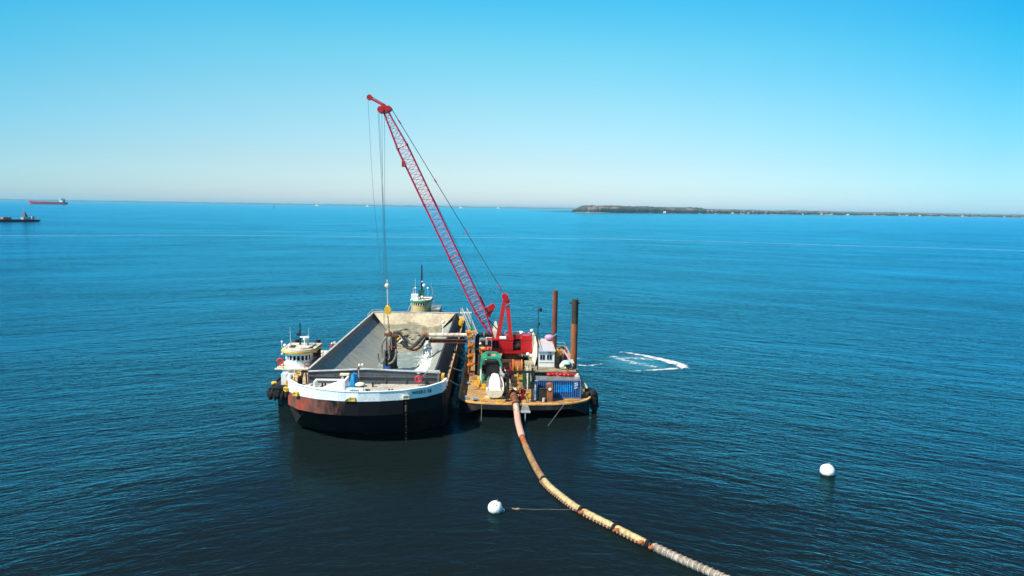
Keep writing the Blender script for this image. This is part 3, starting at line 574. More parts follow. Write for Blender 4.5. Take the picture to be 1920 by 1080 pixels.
# discharge arm
AY=109.0
arm=thing('discharge_arm',(-3.6,AY,2),'rusty white discharge pipe on a brown beam, reaching over the hopper from the orange tower','pipe arm')
c=MB(); c.tube([(-3.2,AY,8.2),(-10.0,AY,8.2)],.30,12); 
for x in (-9.9,-7.6,-5.3,-3.9): c.cyl((x-.06,AY,8.2),(x+.06,AY,8.2),.40,.40,12)
c.build('pipe',paint('scaled_white',(0.74,0.64,0.50),(0.35,0.16,0.08),0.3,1.3,0.6),arm)
c=MB(); c.b2((-9.7,AY-.35,7.0),(-3.9,AY+.35,7.06)); c.b2((-9.7,AY-.35,7.5),(-3.9,AY+.35,7.56)); c.b2((-9.7,AY-.04,7.06),(-3.9,AY+.04,7.5)); c.b2((-9.72,AY-.36,6.99),(-9.6,AY+.36,7.57))
for k in range(8): c.b2((-9.2+.75*k,AY-.33,7.06),(-9.14+.75*k,AY+.33,7.5))
c.build('beam','rust',arm)
c=MB(); c.bar((-3.8,AY,5.1),(-5.6,AY,7.0),.16); c.bar((-3.8,AY,4.0),(-5.7,AY,5.4),.14); c.bar((-5.6,AY,7.0),(-5.7,AY,5.4),.14); c.build('strut','dark',arm)
c=MB(); c.sphere((-10.45,AY,8.2),.36,12,8); c.cyl((-10.3,AY,8.2),(-9.9,AY,8.2),.42); c.build('ball_joint','rust_orange',arm)
c=MB(); c.cyl((-10.0,AY+.1,7.3),(-10.0,AY+.1,8.0),.26,.22,10); c.build('spout','rubber',arm)
c=MB(); c.sphere((-7.7,AY+1.6,9.9),.28,10,7); c.bar((-7.7,AY+1.6,9.8),(-7.7,AY+.2,8.3),.07); c.bar((-7.7,AY+.2,8.3),(-10.5,AY+.2,8.0),.07); c.build('work_lamp','white_clean',arm)
# scow bow deck gear
g=thing('lamp_post',(-16.7,88.9,5.15),'short post with three round lamps beside the blue tarpaulin on the scow bow','lamp post')
c=MB(); c.cyl((-16.7,88.9,5.15),(-16.7,88.9,7.5),.08,.06,8); c.b2((-16.95,88.65,5.15),(-16.45,89.15,5.25)); c.bar((-16.7,88.9,7.45),(-16.3,88.9,7.7),.05); c.build('post','lightgrey',g)
for p,mt in (((-16.72,88.8,7.5),'rust'),((-16.62,88.9,7.85),'white_clean'),((-16.22,88.9,7.9),'white_clean')):
    MB().sphere(p,.17,10,8).build('lamp',mt,g)
mb=MB(); rings=[]
for k in range(10):
    t=k/9; z=5.15+1.75*t; r=.62-.30*t; ring_=[]
    for j in range(18):
        a=2*math.pi*j/18; q=1+.22*math.sin(a*5+k*.4)+.12*math.sin(a*3+2)
        ring_.append((-17.25+math.cos(a)*r*q*.9+ .12*t,88.3+math.sin(a)*r*q,z+.05*math.sin(a*4)))
    rings.append(ring_)
mb.loft(rings,True,True,True); tag(mb.build('tarpaulin','bright_blue',None,(-17.2,88.3,5.15)),'crumpled bright blue tarpaulin wrapped round gear on the scow bow','tarpaulin')
g=thing('deck_winch',(-18.0,86.6,5.15),'small black winch leaning beside the white fairlead housing','winch')
c=MB(); c.b2((-18.3,86.2,5.15),(-17.5,87.1,5.35)); c.bar((-18.1,86.6,5.3),(-18.0,86.6,6.9),.18); c.bar((-17.5,86.6,5.3),(-17.9,86.6,6.5),.14); c.build('frame','dark',g)
c=MB(); c.cyl((-18.15,86.2,5.95),(-18.15,87.0,5.95),.32,.32,14); c.cyl((-18.15,86.15,5.95),(-18.15,86.2,5.95),.45,.45,14); c.cyl((-18.15,87.0,5.95),(-18.15,87.05,5.95),.45,.45,14); c.build('drum','rubber',g)
g=thing('deck_vent',(-16.1,86.6,5.15),'round cream capped mushroom vent just in front of the blue tarpaulin','vent')
c=MB(); c.cyl((-16.1,86.6,5.15),(-16.1,86.6,5.95),.42,.40,14); c.build('pipe','dark',g)
c=MB(); c.sphere((-16.1,86.6,5.95),.62,16,6,(1,1,.45),True); c.cyl((-16.1,86.6,5.88),(-16.1,86.6,5.95),.62,.62,16); c.build('cap','cream',g)
g=thing('searchlight',(-18.6,89.5,5.15),'white topped searchlight box on a dark stand before the grey bulkhead','searchlight')
c=MB(); c.bar((-18.6,89.5,5.15),(-18.6,89.5,6.4),.12); c.add([(-18.9,89.3,6.4),(-18.1,89.3,6.4),(-18.1,89.8,6.4),(-18.9,89.8,6.4),(-18.5,89.4,5.6),(-18.4,89.6,5.6)],[(0,1,2,3),(0,1,4),(1,2,5,4),(2,3,5),(3,0,4,5)]); c.build('stand','dark',g)
c=MB(); c.b2((-19.15,89.2,6.4),(-18.0,89.8,6.62)); c.build('hood','cream',g)
c=MB(); c.cyl((-18.8,89.15,6.1),(-18.8,89.4,6.1),.2,.2,12); c.build('lens','lightgrey',g)
for i,(x,y,lb) in enumerate([(-14.9,88.6,'small black bollard on the grey bow deck, right of the mushroom vent'),(-12.3,85.9,'low black bitt on the bow deck behind the starboard bulwark'),(-21.0,88.6,'low black bitt at the foot of the bulkhead, far port side')]):
    g=thing('bollard',(x,y,5.15),lb,'bollard','bollards on the scow bow')
    c=MB()
    for q in ((-.18,0),(.18,0)) if i else ((0,0),): c.cyl((x+q[0],y,5.15),(x+q[0],y,5.6),.11,.11,10)
    c.build('post','dark',g); c=MB(); c.b2((x-.4,y-.18,5.15),(x+.4,y+.18,5.22)) if i else c.cyl((x,y,5.6),(x,y,5.7),.2,.2,10); c.build('plate','dark',g)
g=thing('life_ring',(-9.3,89.3,6.1),'red life ring hung on a rack at the starboard end of the bulkhead','life ring')
c=MB(); c.torus((-9.3,89.3,6.05),.37,.11,'y',24,8); c.build('ring','life_ring',g)
c=MB(); c.bar((-9.3,89.5,5.15),(-9.3,89.5,7.1),.09); c.b2((-9.5,89.35,6.7),(-9.1,89.6,7.0)); c.b2((-9.42,89.4,5.75),(-9.18,89.45,6.3)); c.build('rack','lightgrey',g)
g=thing('davit_frame',(-6.75,88.6,5.15),'grey steel davit frame with a flat white arm at the starboard end of the bow','davit')
c=MB(); c.bar((-6.75,88.6,5.15),(-6.75,88.6,7.1),.12); c.bar((-6.45,89.9,5.3),(-6.75,89.0,7.0),.1); c.bar((-8.1,89.0,7.1),(-8.8,89.6,6.3),.14); c.build('post','grey',g)
c=MB(); c.b2((-8.3,88.5,7.1),(-6.6,89.1,7.26)); c.build('arm','lightgrey',g)
g=thing('hatch_box',(-23.3,87.7,5.15),'dark fairlead frame at the port end of the bulkhead','fairlead')
c=MB(); c.bar((-23.9,88.6,5.2),(-23.6,88.9,7.0),.16); c.bar((-23.1,88.6,5.2),(-23.3,88.9,7.0),.16); c.bar((-23.9,88.9,6.95),(-23.0,88.9,6.95),.2); c.b2((-24.2,88.4,5.2),(-23.9,89.6,6.3)); c.build('frame','dark',g)
c=MB(); c.cyl((-22.9,87.0,5.5),(-22.2,87.0,5.5),.28,.28,12); c.build('roller','cream',g)

# people
def person(name,x,y,z,rz,lab,jacket,hat,h=1.76,arms='rail',hairm='dark'):
    p=thing(name,(x,y,z),lab,'person'); k=h/1.76
    def skin(nm,verts,edges,rad,mat,root=0):
        me=bpy.data.meshes.new(nm); T=Matrix.Rotation(rz,4,'Z')
        me.from_pydata([tuple(T@(Vector(v)*k)) for v in verts],edges,[]); me.materials.append(M[mat])
        o=bpy.data.objects.new(nm,me); COL.objects.link(o); o.parent=p
        md=o.modifiers.new('skin','SKIN'); md.use_smooth_shade=True
        for i,r in enumerate(rad): me.skin_vertices[0].data[i].radius=(r*k,r*k); me.skin_vertices[0].data[i].use_root=(i==root)
        s2=o.modifiers.new('sub','SUBSURF'); s2.levels=1; s2.render_levels=2; return o
    hx=.30 if arms=='rail' else .12
    V=[(0,0,.95),(0,0,1.15),(0,0,1.38),(0,0,1.50),(0,.02,1.62),(0,.02,1.74),
       (-.19,0,1.42),(-.27,.05,1.15),(-.22,hx,1.02),(-.21,hx+.09,1.0),
       (.19,0,1.42),(.27,.05,1.15),(.22,hx,1.02),(.21,hx+.09,1.0),
       (-.10,0,.88),(-.12,.03,.50),(-.13,-.02,.10),(-.13,.14,.04),(.10,0,.88),(.12,.05,.50),(.13,.02,.10),(.13,.18,.04),(0,.12,1.63)]
    E_=[(0,1),(1,2),(2,3),(3,4),(4,5),(2,6),(6,7),(7,8),(8,9),(2,10),(10,11),(11,12),(12,13),(0,14),(14,15),(15,16),(16,17),(0,18),(18,19),(19,20),(20,21),(4,22)]
    rad=[.13,.12,.15,.055,.095,.08,.06,.045,.033,.035,.06,.045,.033,.035,.085,.06,.04,.045,.085,.06,.04,.045,.02]
    skin('body',V,E_,rad,'skin')
    J=[(0,0,.90),(0,0,1.15),(0,0,1.38),(-.19,0,1.42),(-.27,.05,1.15),(-.225,hx-.03,1.03),(.19,0,1.42),(.27,.05,1.15),(.225,hx-.03,1.03)]
    skin('jacket',J,[(0,1),(1,2),(2,3),(3,4),(4,5),(2,6),(6,7),(7,8)],[.17,.16,.185,.08,.065,.055,.08,.065,.055],jacket)
    Tn=[(0,0,.92),(-.10,0,.86),(-.12,.03,.50),(-.13,-.02,.10),(.10,0,.86),(.12,.05,.50),(.13,.02,.10)]
    skin('trousers',Tn,[(0,1),(1,2),(2,3),(0,4),(4,5),(5,6)],[.155,.105,.085,.07,.105,.085,.07],'trouser')
    c=MB(); q=Vector((0,.02,1.69))*k
    o=p.location; T=Matrix.Rotation(rz,4,'Z'); q=T@q+o
    if hat: c.sphere(q,.145*k,14,7,(1,1.15,1.0),True); c.cyl(q-Vector((0,0,.02)),q,.175*k,.17*k,14); c.build('hard_hat',hat,p)
    else: c.sphere(q+Vector((0,0,-.02)),.125*k,12,8,(1,1.1,.9)); c.build('hair',hairm,p)
person('person',-24.05,106.9,5.3,R(200),'person in red jacket and white hard hat standing behind the port hopper wall','jacket','white_clean',1.86)
c=MB(); c.bar((-23.75,107.2,5.3),(-23.75,107.2,7.35),.09); c.bar((-23.75,107.2,7.3),(-23.4,107.0,7.0),.06); c.b2((-23.9,107.1,7.0),(-23.6,107.3,7.3))
tag(c.build('guard_post','cream',None,(-23.75,107.2,5.3)),'short cream post on the port coaming next to the person in red','post')
# ------------------------------------------------------------------ crane barge
BX0,BX1=-4.45,13.55
barge=thing('crane_barge',(4.5,110,0),'flat spud barge with tan deck, orange rim and black raked hull, carrying the red crane','barge')
NB=[(-4.45,96.2),(-4.2,94.9),(-3.2,93.5),(-1.6,92.85),(1,92.5),(4.5,92.4),(8,92.6),(10.6,93.2),(12.5,94.4),(13.4,96.0),(13.55,97.5)]
def br(z,dy=0,k=1.0,back=132): return [(4.55+(x-4.55)*k,y+dy,z) for x,y in NB]+[(BX1,back,z),(BX0,back,z)]
h=MB(); h.loft([br(-1,6.0,.97),br(0,4.2,.975),br(1.0,1.3,.99),br(1.25,0.35,1.0)]); h.build('raked_hull','barge_black',barge)
h=MB(); rb_=[(x,y,1.25-1.3*max(0,min(1,(abs(x-4.55)-6.2)/2.2))**1.5) for x,y,z in br(0,-.01,1.001)]; h.loft([rb_,br(1.92,0)],caps=False); h.build('bow_belt','barge_black',barge)
c=MB(); c.add(br(1.93),[tuple(range(13))]); c.prism([(x,y) for x,y,z in br(0)],1.921,1.96); c.build('deck','deck_tan',barge)
c=MB(); P=[(x,y,2.02) for x,y,z in br(0)]; P2=catmull(P[:11],3)
P3=[(BX0,131.8,2.02)]+[tuple(p) for p in P2]+[(BX1,131.8,2.02)]
for a,b in zip(P3,P3[1:]): c.bar((a[0],a[1]+.1,a[2]),(b[0],b[1]+.1,b[2]),.26,.2)
c.build('deck_rim','rim',barge)
c=MB(); c.bar((-2,93.25,1.99),(1.8,92.8,1.99),.5,.06); c.bar((9.3,93.2,1.99),(12.4,94.9,1.99),.8,.06); c.build('rust_strip','rust_orange',barge)
# cleats and chocks on the barge
for i,(x,y,rz) in enumerate([(-1.3,93.6,.1),(1.0,93.2,0),(10.3,93.9,.3),(-3.9,97.8,1.5),(-2.6,103.9,0)]):
    c=MB(); T=Matrix.Translation((x,y,1.97))@Matrix.Rotation(rz,4,'Z'); c.box((0,0,.05),(.8,.3,.1),0,T); c.box((-.22,0,.2),(.14,.2,.25),0,T); c.box((.22,0,.2),(.14,.2,.25),0,T); c.box((0,0,.36),(.95,.2,.12),0,T); c.build('cleat','yellow',barge)
# rope bundles on the deck
for i,(x,y,lb) in enumerate([(-3.5,95.3,'small blue rope coil near the barge bow corner'),(-1.9,94.2,'larger pale blue rope heap near the barge bow rim'),(-3.7,103.2,'blue grey rope end beside the scow side rim')]):
    c=MB()
    for k in range(5+3*(i==1)): 
        a=random.uniform(0,6); rr=random.uniform(.2,.42)
        c.torus((x+.25*math.cos(a)*(1+(i==1)),y+.15*math.sin(a),2.02+.05*k),rr,.05,'z',14,5)
    tag(c.build('rope_coil',paint('blue_rope_%s'%'abc'[i],(0.12,0.30,0.48),(0.5,0.5,0.45),0.45,4,0.9),None,(x,y,1.97)),lb,'rope','rope coils on the barge deck')
c=MB(); c.tube(catmull([(-3.6,100.5,1.99),(-2.9,99.8,1.99),(-2.2,100.1,1.99),(-1.9,101.2,2.0),(-1.2,101.6,2.0)],6),.05,5); tag(c.build('deck_line','grey',None,(-2.6,100.4,1.97)),'thin grey line snaking over the tan deck at port','line')
# mooring lines between scow and barge
for a,b,r,lb in (((-5.95,99.3,5.5),(-4.2,110.5,2.4),.07,'pale mooring line slanting down from scow to barge, nearer the orange tower'),((-5.9,92.5,5.5),(-4.3,101.5,2.2),.04,'thin grey mooring line from the scow corner to the barge rim')):
    P=[Vector(a).lerp(Vector(b),t/8)-Vector((0,0,.25*math.sin(math.pi*t/8))) for t in range(9)]
    tag(MB().tube(P,r,6).build('mooring_line','rope',None,b),lb,'mooring line','lines between scow and barge')
# thin stay lines at the barge bow going down to the water
for a,b,lb in (((1.0-.3,92.3,1.9),(.72,91.2,0.0),'thin line dropping from the barge bow to the water, left of the pipe'),((9.6,92.9,1.9),(7.0,88.6,0.0),'thin line slanting from the barge bow to the water, right of the pipe')):
    pass
for a,b,lb in (((-1.3,92.5,1.95),(-1.35,91.6,-.05),'thin line dropping from the barge bow to the water, left of the pipeline'),((9.6,92.9,1.95),(7.2,89.6,-.05),'thin line slanting from the barge bow to the water, right of the pipeline')):
    tag(MB().tube([a,b],.035,5).build('anchor_line','grey',None,b),lb,'line','lines off the barge bow')
# fenders
def fender(x,y,z,L,r,rx,lb,grp,mat='rubber',cr=True):
    f=thing('fender',(x,y,z),lb,'fender',grp); a=Vector((math.sin(rx)*math.cos(0),0,math.cos(rx))) if not cr else Vector((0,math.cos(rx),-math.sin(rx)))
    p=Vector((x,y,z)); n=9; pts=[]; rr=[]
    for i in range(n): 
        t=i/(n-1)*2-1; pts.append(p+a*L/2*t); rr.append(r*(1-.55*abs(t)**4))
    MB().tube(pts,rr,14).build('body',mat,f)
    c=MB()
    for t in (-.6,-.2,.2,.6): c.torus((0,0,0),r*1.02,.05,'z',16,5,Matrix.Translation(p+a*L/2*t)@a.to_track_quat('Z','Y').to_matrix().to_4x4())
    c.build('band',mat,f)
fender(14.1,96.9,1.45,3.0,.62,R(-6),'big black fender hung upright on the starboard bow corner of the barge','fenders on the barge','rubber',False)
fender(14.0,101.0,1.5,3.6,.5,R(5),'black fender on the barge starboard side, behind the bow corner fender','fenders on the barge')
fender(-5.1,97.8,1.0,2.6,.5,R(0),'grey fender squeezed between scow and barge near the bow corner','fenders on the barge','hose_grey')
c=MB()
for k in range(16):
    y=96.5+.55*k; z=1.75+.12*math.sin(k*1.7); c.torus((-4.75+.06*math.sin(k*2.3),y,z),.2,.09,'x' if k%2 else 'z',10,6)
tag(c.build('fender_chain','hose_grey',None,(-4.75,100,1.4)),'heavy grey chain hung along the port rim of the barge','chain')
# spuds
def spud(x,y,z0,z1,r,lb,stain,tops):
    s_=thing('spud',(x,y,z0),lb,'spud','spud piles of the barge')
    MB().cyl((x,y,z0),(x,y,stain),r,r,22,False).build('lower_shaft','spud_brown' if tops=='dark' else 'spud_rust',s_)
    c=MB(); c.cyl((x,y,stain),(x,y,z1),r*1.004,r*1.004,22)
    c.build('upper_shaft',paint('olive_brown',(.05,.045,.035),(.10,.06,.035),.35,1.0,.7) if tops=='dark' else 'spud_rust',s_)
    c=MB(); c.cyl((x-r-.3,y,z1-.55),(x-r,y,z1-.55),.1); c.cyl((x+r,y,z1-.55),(x+r+.3,y,z1-.55),.1); 
    if tops=='dark': c.build('lifting_pin','dark',s_)
    c=MB(); c.torus((x,y,2.3),r+.15,.16,'z',20,6); c.b2((x-r-.5,y-r-.4,1.97),(x+r+.5,y-r-.1,2.4)); c.b2((x-r-.5,y+r+.1,1.97),(x+r+.5,y+r+.4,2.4)); c.build('well_collar','rust',s_)
def spud_mat(name,stops,x0,z0,z1):
    m,n,l,b=newmat(name); t=n.new('ShaderNodeTexCoord'); s=n.new('ShaderNodeSeparateXYZ'); l.new(t.outputs['Object'],s.inputs[0])
    mp=n.new('ShaderNodeMapping'); mp.inputs['Scale'].default_value=(1.5,1.5,.35); l.new(t.outputs['Object'],mp.inputs[0])
    a=n.new('ShaderNodeTexNoise'); a.inputs['Scale'].default_value=z1; a.inputs['Detail'].default_value=9; a.inputs['Roughness'].default_value=.7; l.new(mp.outputs[0],a.inputs['Vector'])
    r=n.new('ShaderNodeValToRGB'); e=r.color_ramp.elements; e[0].position=.3; e[0].color=(*stops[0],1); e[1].position=.75; e[1].color=(*stops[-1],1)
    k=e.new(.5); k.color=(*stops[1],1); l.new(a.outputs[0],r.inputs[0]); l.new(r.outputs[0],b.inputs['Base Color']); b.inputs['Roughness'].default_value=.75; return m
M['spud_rust']=spud_mat('spud_rust',[(0.05,.018,.012),(.15,.045,.025),(.34,.09,.03)],0,0,1.3)
M['spud_brown']=spud_mat('spud_brown',[(.10,.04,.016),(.27,.085,.025),(.50,.13,.02)],0,0,1.3)
spud(12.35,107.2,-1.0,14.15,.50,'nearer tall spud pile, black at the top and rusty orange brown below',10.5,'dark')
spud(11.05,127.0,-1.0,13.2,.46,'farther tall spud pile, dark red brown all over, behind the white deckhouse',9.0,'rust')
# ------------------------------------------------------------------ lattice boom crane
CY=112.0
cr=thing('crawler_crane',(2.6,CY,2.0),'tall red lattice boom crane standing on the barge, boom leaning over the hopper','crane')
# raised platform and tracks
c=MB(); c.b2((-.6,109.2,1.97),(6.2,114.8,2.5)); c.build('mat_platform','timber',cr)
def track(y):
    c=MB(); pts=[]
    for i in range(9): a=math.pi/2+math.pi*i/8; pts.append((0.2+.65*math.cos(a),3.15+.62*math.sin(a)))
    for i in range(9): a=-math.pi/2+math.pi*i/8; pts.append((5.4+.65*math.cos(a),3.15+.62*math.sin(a)))
    r0=[(x,y-.45,z) for x,z in pts]; r1=[(x,y+.45,z) for x,z in pts]; c.loft([r0,r1]); 
    for i in range(18):
        for zz in (2.52,3.78): c.b2((-.3+.35*i,y-.5,zz-.03),(-.08+.35*i,y+.5,zz+.05))
    t=c.build('track','dark',cr); c=MB()
    for i in range(7): c.cyl((.4+.8*i,y-.52,3.0),(.4+.8*i,y-.46,3.0),.25,.25,10)
    c.build('roller','rust',t)
track(109.9); track(114.1)
c=MB(); c.b2((1.2,110.5,2.9),(4.4,113.5,4.1)); c.cyl((2.8,CY,4.1),(2.8,CY,5.15),1.3,1.3,20); c.build('carbody','rust',cr)
# revolving superstructure
c=MB(); c.b2((-.9,110.3,5.15),(6.3,113.7,5.55)); c.add([(-.9,110.3,5.15),(-.9,113.7,5.15),(-1.9,113.0,5.35),(-1.9,111.0,5.35),(-.9,110.3,5.55),(-.9,113.7,5.55),(-1.9,113.0,5.5),(-1.9,111.0,5.5)],[(0,1,2,3),(4,7,6,5),(0,3,7,4),(1,5,6,2),(2,6,7,3)]); c.build('revolving_deck','red',cr)
c=MB(); c.b2((1.05,110.25,5.55),(3.2,111.7,7.25)); c.b2((1.0,110.2,7.25),(3.25,111.75,7.33)); 
for x in (1.35,2.0,2.65): c.b2((x,110.2,5.8),(x+.5,110.25,6.9))
c.build('side_house','red',cr)
c=MB(); c.b2((1.1,112.2,5.55),(4.2,113.7,7.6)); c.b2((3.25,111.2,7.3),(4.3,113.5,8.0)); c.build('engine_house','red',cr)
c=MB(); c.b2((3.25,110.7,5.55),(4.35,112.1,6.9)); c.cyl((3.3,110.9,6.2),(4.3,110.9,6.2),.5,.5,14); c.build('hoist_drum','dark',cr)
c=MB(); c.b2((4.4,110.1,5.35),(6.15,113.9,7.55)); c.b2((4.34,110.04,7.3),(6.2,113.96,7.6)); c.b2((4.6,110.5,7.6),(5.9,113.4,7.9)); c.build('counterweight','red',cr)
cab=MB(); cab.b2((-.05,110.25,5.6),(1.0,111.3,7.2)); cb=cab.build('cab','glass',cr)
c=MB()
for p in ((-.08,110.22),(.98,110.22),(-.08,111.3),(.45,110.22)): c.b2((p[0],p[1],5.55),(p[0]+.09,p[1]+.07,7.25))
c.b2((-.12,110.18,7.2),(1.05,111.35,7.33)); c.b2((-.1,110.2,5.55),(1.02,110.3,5.95)); c.build('cab_frame','red',cb)
c=MB(); c.rail([(-.95,110.3,7.35),(1.0,110.25,7.35)],.0,.05,1.5,1); c.b2((-.95,110.25,7.33),(1.05,111.4,7.45)); c.b2((-.95,110.3,5.55),(-.85,110.4,7.33)); c.build('walkway','red',cr)
c=MB(); c.b2((-.95,110.6,7.5),(-.1,111.4,8.05)); c.b2((-1.05,110.8,6.4),(-.8,111.3,7.5)); c.build('white_locker','white_clean',cr)
c=MB(); c.cyl((1.1,110.4,7.55),(2.1,110.4,7.55),.28,.28,12); c.build('air_tank','white_clean',cr)
# gantry mast: leaning front legs, upright back legs, peak with sheave head
for y in (110.9,113.1):
    yy=112+(y-112)*.45
    MB().bar((.85,y,7.2),(1.85,yy,13.6),.55,.6).build('gantry_front_leg','red',cr)
    MB().bar((2.85,y,7.2),(2.3,yy,12.3),.58,.6).build('gantry_back_leg','red',cr)
c=MB(); c.box((1.98,112,13.7),(.75,1.7,.9)); c.cyl((1.75,111.2,14.0),(1.75,112.8,14.0),.42,.42,14); c.cyl((2.25,111.25,13.2),(2.25,112.75,13.2),.4,.4,14); c.build('gantry_head','red',cr)
c=MB(); c.b2((2.35,110.6,7.3),(3.3,113.4,7.65)); c.build('gantry_foot','red',cr)
c=MB(); c.bar((-.75,112,10.2),(2.0,112,7.3),.14); c.build('boom_stop','dark',cr)
# boom: four chords with X lacing, in sections, tapering at both ends
foot=Vector((.05,CY,7.3)); tip=Vector((-16.55,110.6,41.9)); ax=(tip-foot).normalized(); BL=(tip-foot).length
side=Vector((0,1,0)); side=(side-ax*side.dot(ax)).normalized(); dep=ax.cross(side).normalized()
if dep.x<0: dep=-dep
def prof(t):  # half width (across), half depth
    if t<.13: k=t/.13; return .62+.10*k,.12+.68*k
    if t>.84: k=(1-t)/.16; return .35+.37*k,.30+.50*k
    return .72,.80
NP=46; pts=[]
for i in range(NP+1):
    t=i/NP; a,d=prof(t); c0=foot.lerp(tip,t); pts.append([c0+side*sy*a+dep*sd*d for sy,sd in ((-1,-1),(-1,1),(1,1),(1,-1))])
boom=MB()
for q in range(4):
    for i in range(NP): boom.cyl(pts[i][q],pts[i+1][q],.095,.095,6,False)
bo=boom.build('boom_chords','boom_red',cr)
lac=MB()
for i in range(NP):
    for q in range(4):
        r=(q+1)%4
        if i%2==0: lac.cyl(pts[i][q],pts[i+1][r],.032,.032,5,False)
        else: lac.cyl(pts[i][r],pts[i+1][q],.032,.032,5,False)
        if i%1==0: lac.cyl(pts[i][q],pts[i][r],.026,.026,5,False)
lac.build('boom_lacing','brace',bo)
c=MB()
for t in (.13,.36,.60,.84):
    i=int(round(t*NP)); 
    for q in range(4): 
        d=ax*.16; c.cyl(pts[i][q]-d,pts[i][q]+d,.14,.14,8); c.cyl(pts[i][q],pts[i][(q+1)%4],.06,.06,6)
c.build('section_joint','boom_red',bo)
c=MB(); i=int(.80*NP); p=pts[i][0]; c.box((p.x-.1,p.y,p.z),(.5,.4,.9)); c.build('sheave_guard','red',bo)
# boom head with sheaves and rooster jib
c=MB(); H=tip
c.add([(H.x-.95,110.1,H.z-.2),(H.x-.35,110.1,H.z+.95),(H.x+1.05,110.1,H.z+.35),(H.x+.9,110.1,H.z-.05),(H.x-.1,110.1,H.z-.5),
       (H.x-.95,111.1,H.z-.2),(H.x-.35,111.1,H.z+.95),(H.x+1.05,111.1,H.z+.35),(H.x+.9,111.1,H.z-.05),(H.x-.1,111.1,H.z-.5)],
      [(0,1,2,3,4),(9,8,7,6,5),(0,5,6,1),(1,6,7,2),(2,7,8,3),(3,8,9,4),(4,9,5,0)])
c.cyl((H.x-.6,109.95,H.z+.05),(H.x-.6,111.25,H.z+.05),.5,.5,16); c.cyl((H.x+.6,109.95,H.z+.25),(H.x+.6,111.25,H.z+.25),.4,.4,14)
c.build('boom_head','red',cr)
c=MB(); A=Vector((H.x-.2,110.6,H.z+.7)); B=Vector((-18.75,110.6,43.65))
for s_ in (-.3,.3): c.bar(A+Vector((0,s_,0)),B+Vector((0,s_*.5,0)),.2,.28)
for k in range(5): c.bar(A.lerp(B,k/5)+Vector((0,-.3,0)),A.lerp(B,(k+.5)/5)+Vector((0,.3,0)),.1)
c.bar(A+Vector((.3,0,.1)),B+Vector((.3,0,.15)),.12); c.cyl(B+Vector((-.1,-.25,.1)),B+Vector((-.1,.25,.1)),.42,.42,16)
c.build('rooster_jib','red',cr)
# back hitch drum on the boom
c=MB(); q=foot.lerp(tip,.115)+dep*.85; c.bar(q,q+Vector((1.35,0,.85)),.5,.8); c.bar(q-ax*1.1,q+Vector((.5,0,.3)),.25,.6); c.bar(q-ax*.9,q+Vector((1.2,0,.6)),.16,.5); c.build('line_guide_drum','red',cr)
c=MB(); q=foot.lerp(tip,.155)+dep*.85; c.bar(q-ax*.9,q+ax*.9,.35,.45); c.build('winch_bracket','red',cr)
# pendants, hoist lines
pk=Vector((1.75,112,14.2)); tb=Vector((H.x+.9,110.6,H.z+.35))
for s_ in (-.45,.45):
    MB().tube([pk+Vector((0,s_,0)),tb+Vector((0,s_*.9,0))],.034,5).build('pendant','wire',cr)
c=MB()
for t in (.045,.345,.62,.93):
    for s_ in (-.45,.45):
        p=pk.lerp(tb,t)+Vector((0,s_,0)); d=(tb-pk).normalized(); c.bar(p-d*.3,p+d*.3,.17)
c.build('pendant_link','boom_red',cr)
MB().tube([foot.lerp(tip,.14)+dep*1.5,tb.lerp(tip,.6)+Vector((.1,.0,0))],.028,5).build('back_line','wire',cr)
HK=Vector((-16.0,108.7,12.0))
for a,b in (((H.x-1.0,110.2,H.z),(-16.1,108.6,15.9)),((H.x-.95,110.9,H.z),(-16.0,108.8,15.9)),((H.x-.45,110.4,H.z-.2),(-16.55,108.6,9.5)),((H.x-.1,110.8,H.z-.3),(-16.45,108.9,9.5))):
    MB().tube([a,b],.024,5).build('hoist_line','wire',cr)
MB().tube(catmull([(-19.1,110.6,43.5),(-18.3,110,30),(-17.1,109.3,18),(-16.75,109,12)],8),.02,4).build('tag_line','wire',cr)
# hook block as its own assembly below the ball
hb=thing('hook_block',(-16.0,108.7,8.5),'yellow hook block and rusty overhaul ball hanging above the pump','hook')
c=MB(); c.sphere((-16.05,108.7,15.7),.36,12,9); c.cyl((-16.05,108.7,16.0),(-16.05,108.7,16.6),.1); c.build('overhaul_ball','cream',hb)
c=MB(); c.tube([(-16.05,108.7,15.4),(-15.95,108.6,12.7)],.05,6); c.tube([(-16.0,108.8,15.3),(-15.7,108.8,12.5)],.03,5); c.build('sling','cream',hb)
c=MB(); c.sphere((-15.95,108.7,12.0),.62,14,9,(.75,.5,1.2)); c.cyl((-15.95,108.4,12.1),(-15.95,109.0,12.1),.5,.5,16); c.box((-15.95,108.7,11.6),(.9,.5,.5)); c.build('block','yellow',hb)
c=MB()
for k in range(11): c.torus((-15.95+.02*k,108.7,11.1-.25*k),.11,.045,'y' if k%2 else 'x',8,5)
c.build('chain','chain',hb)
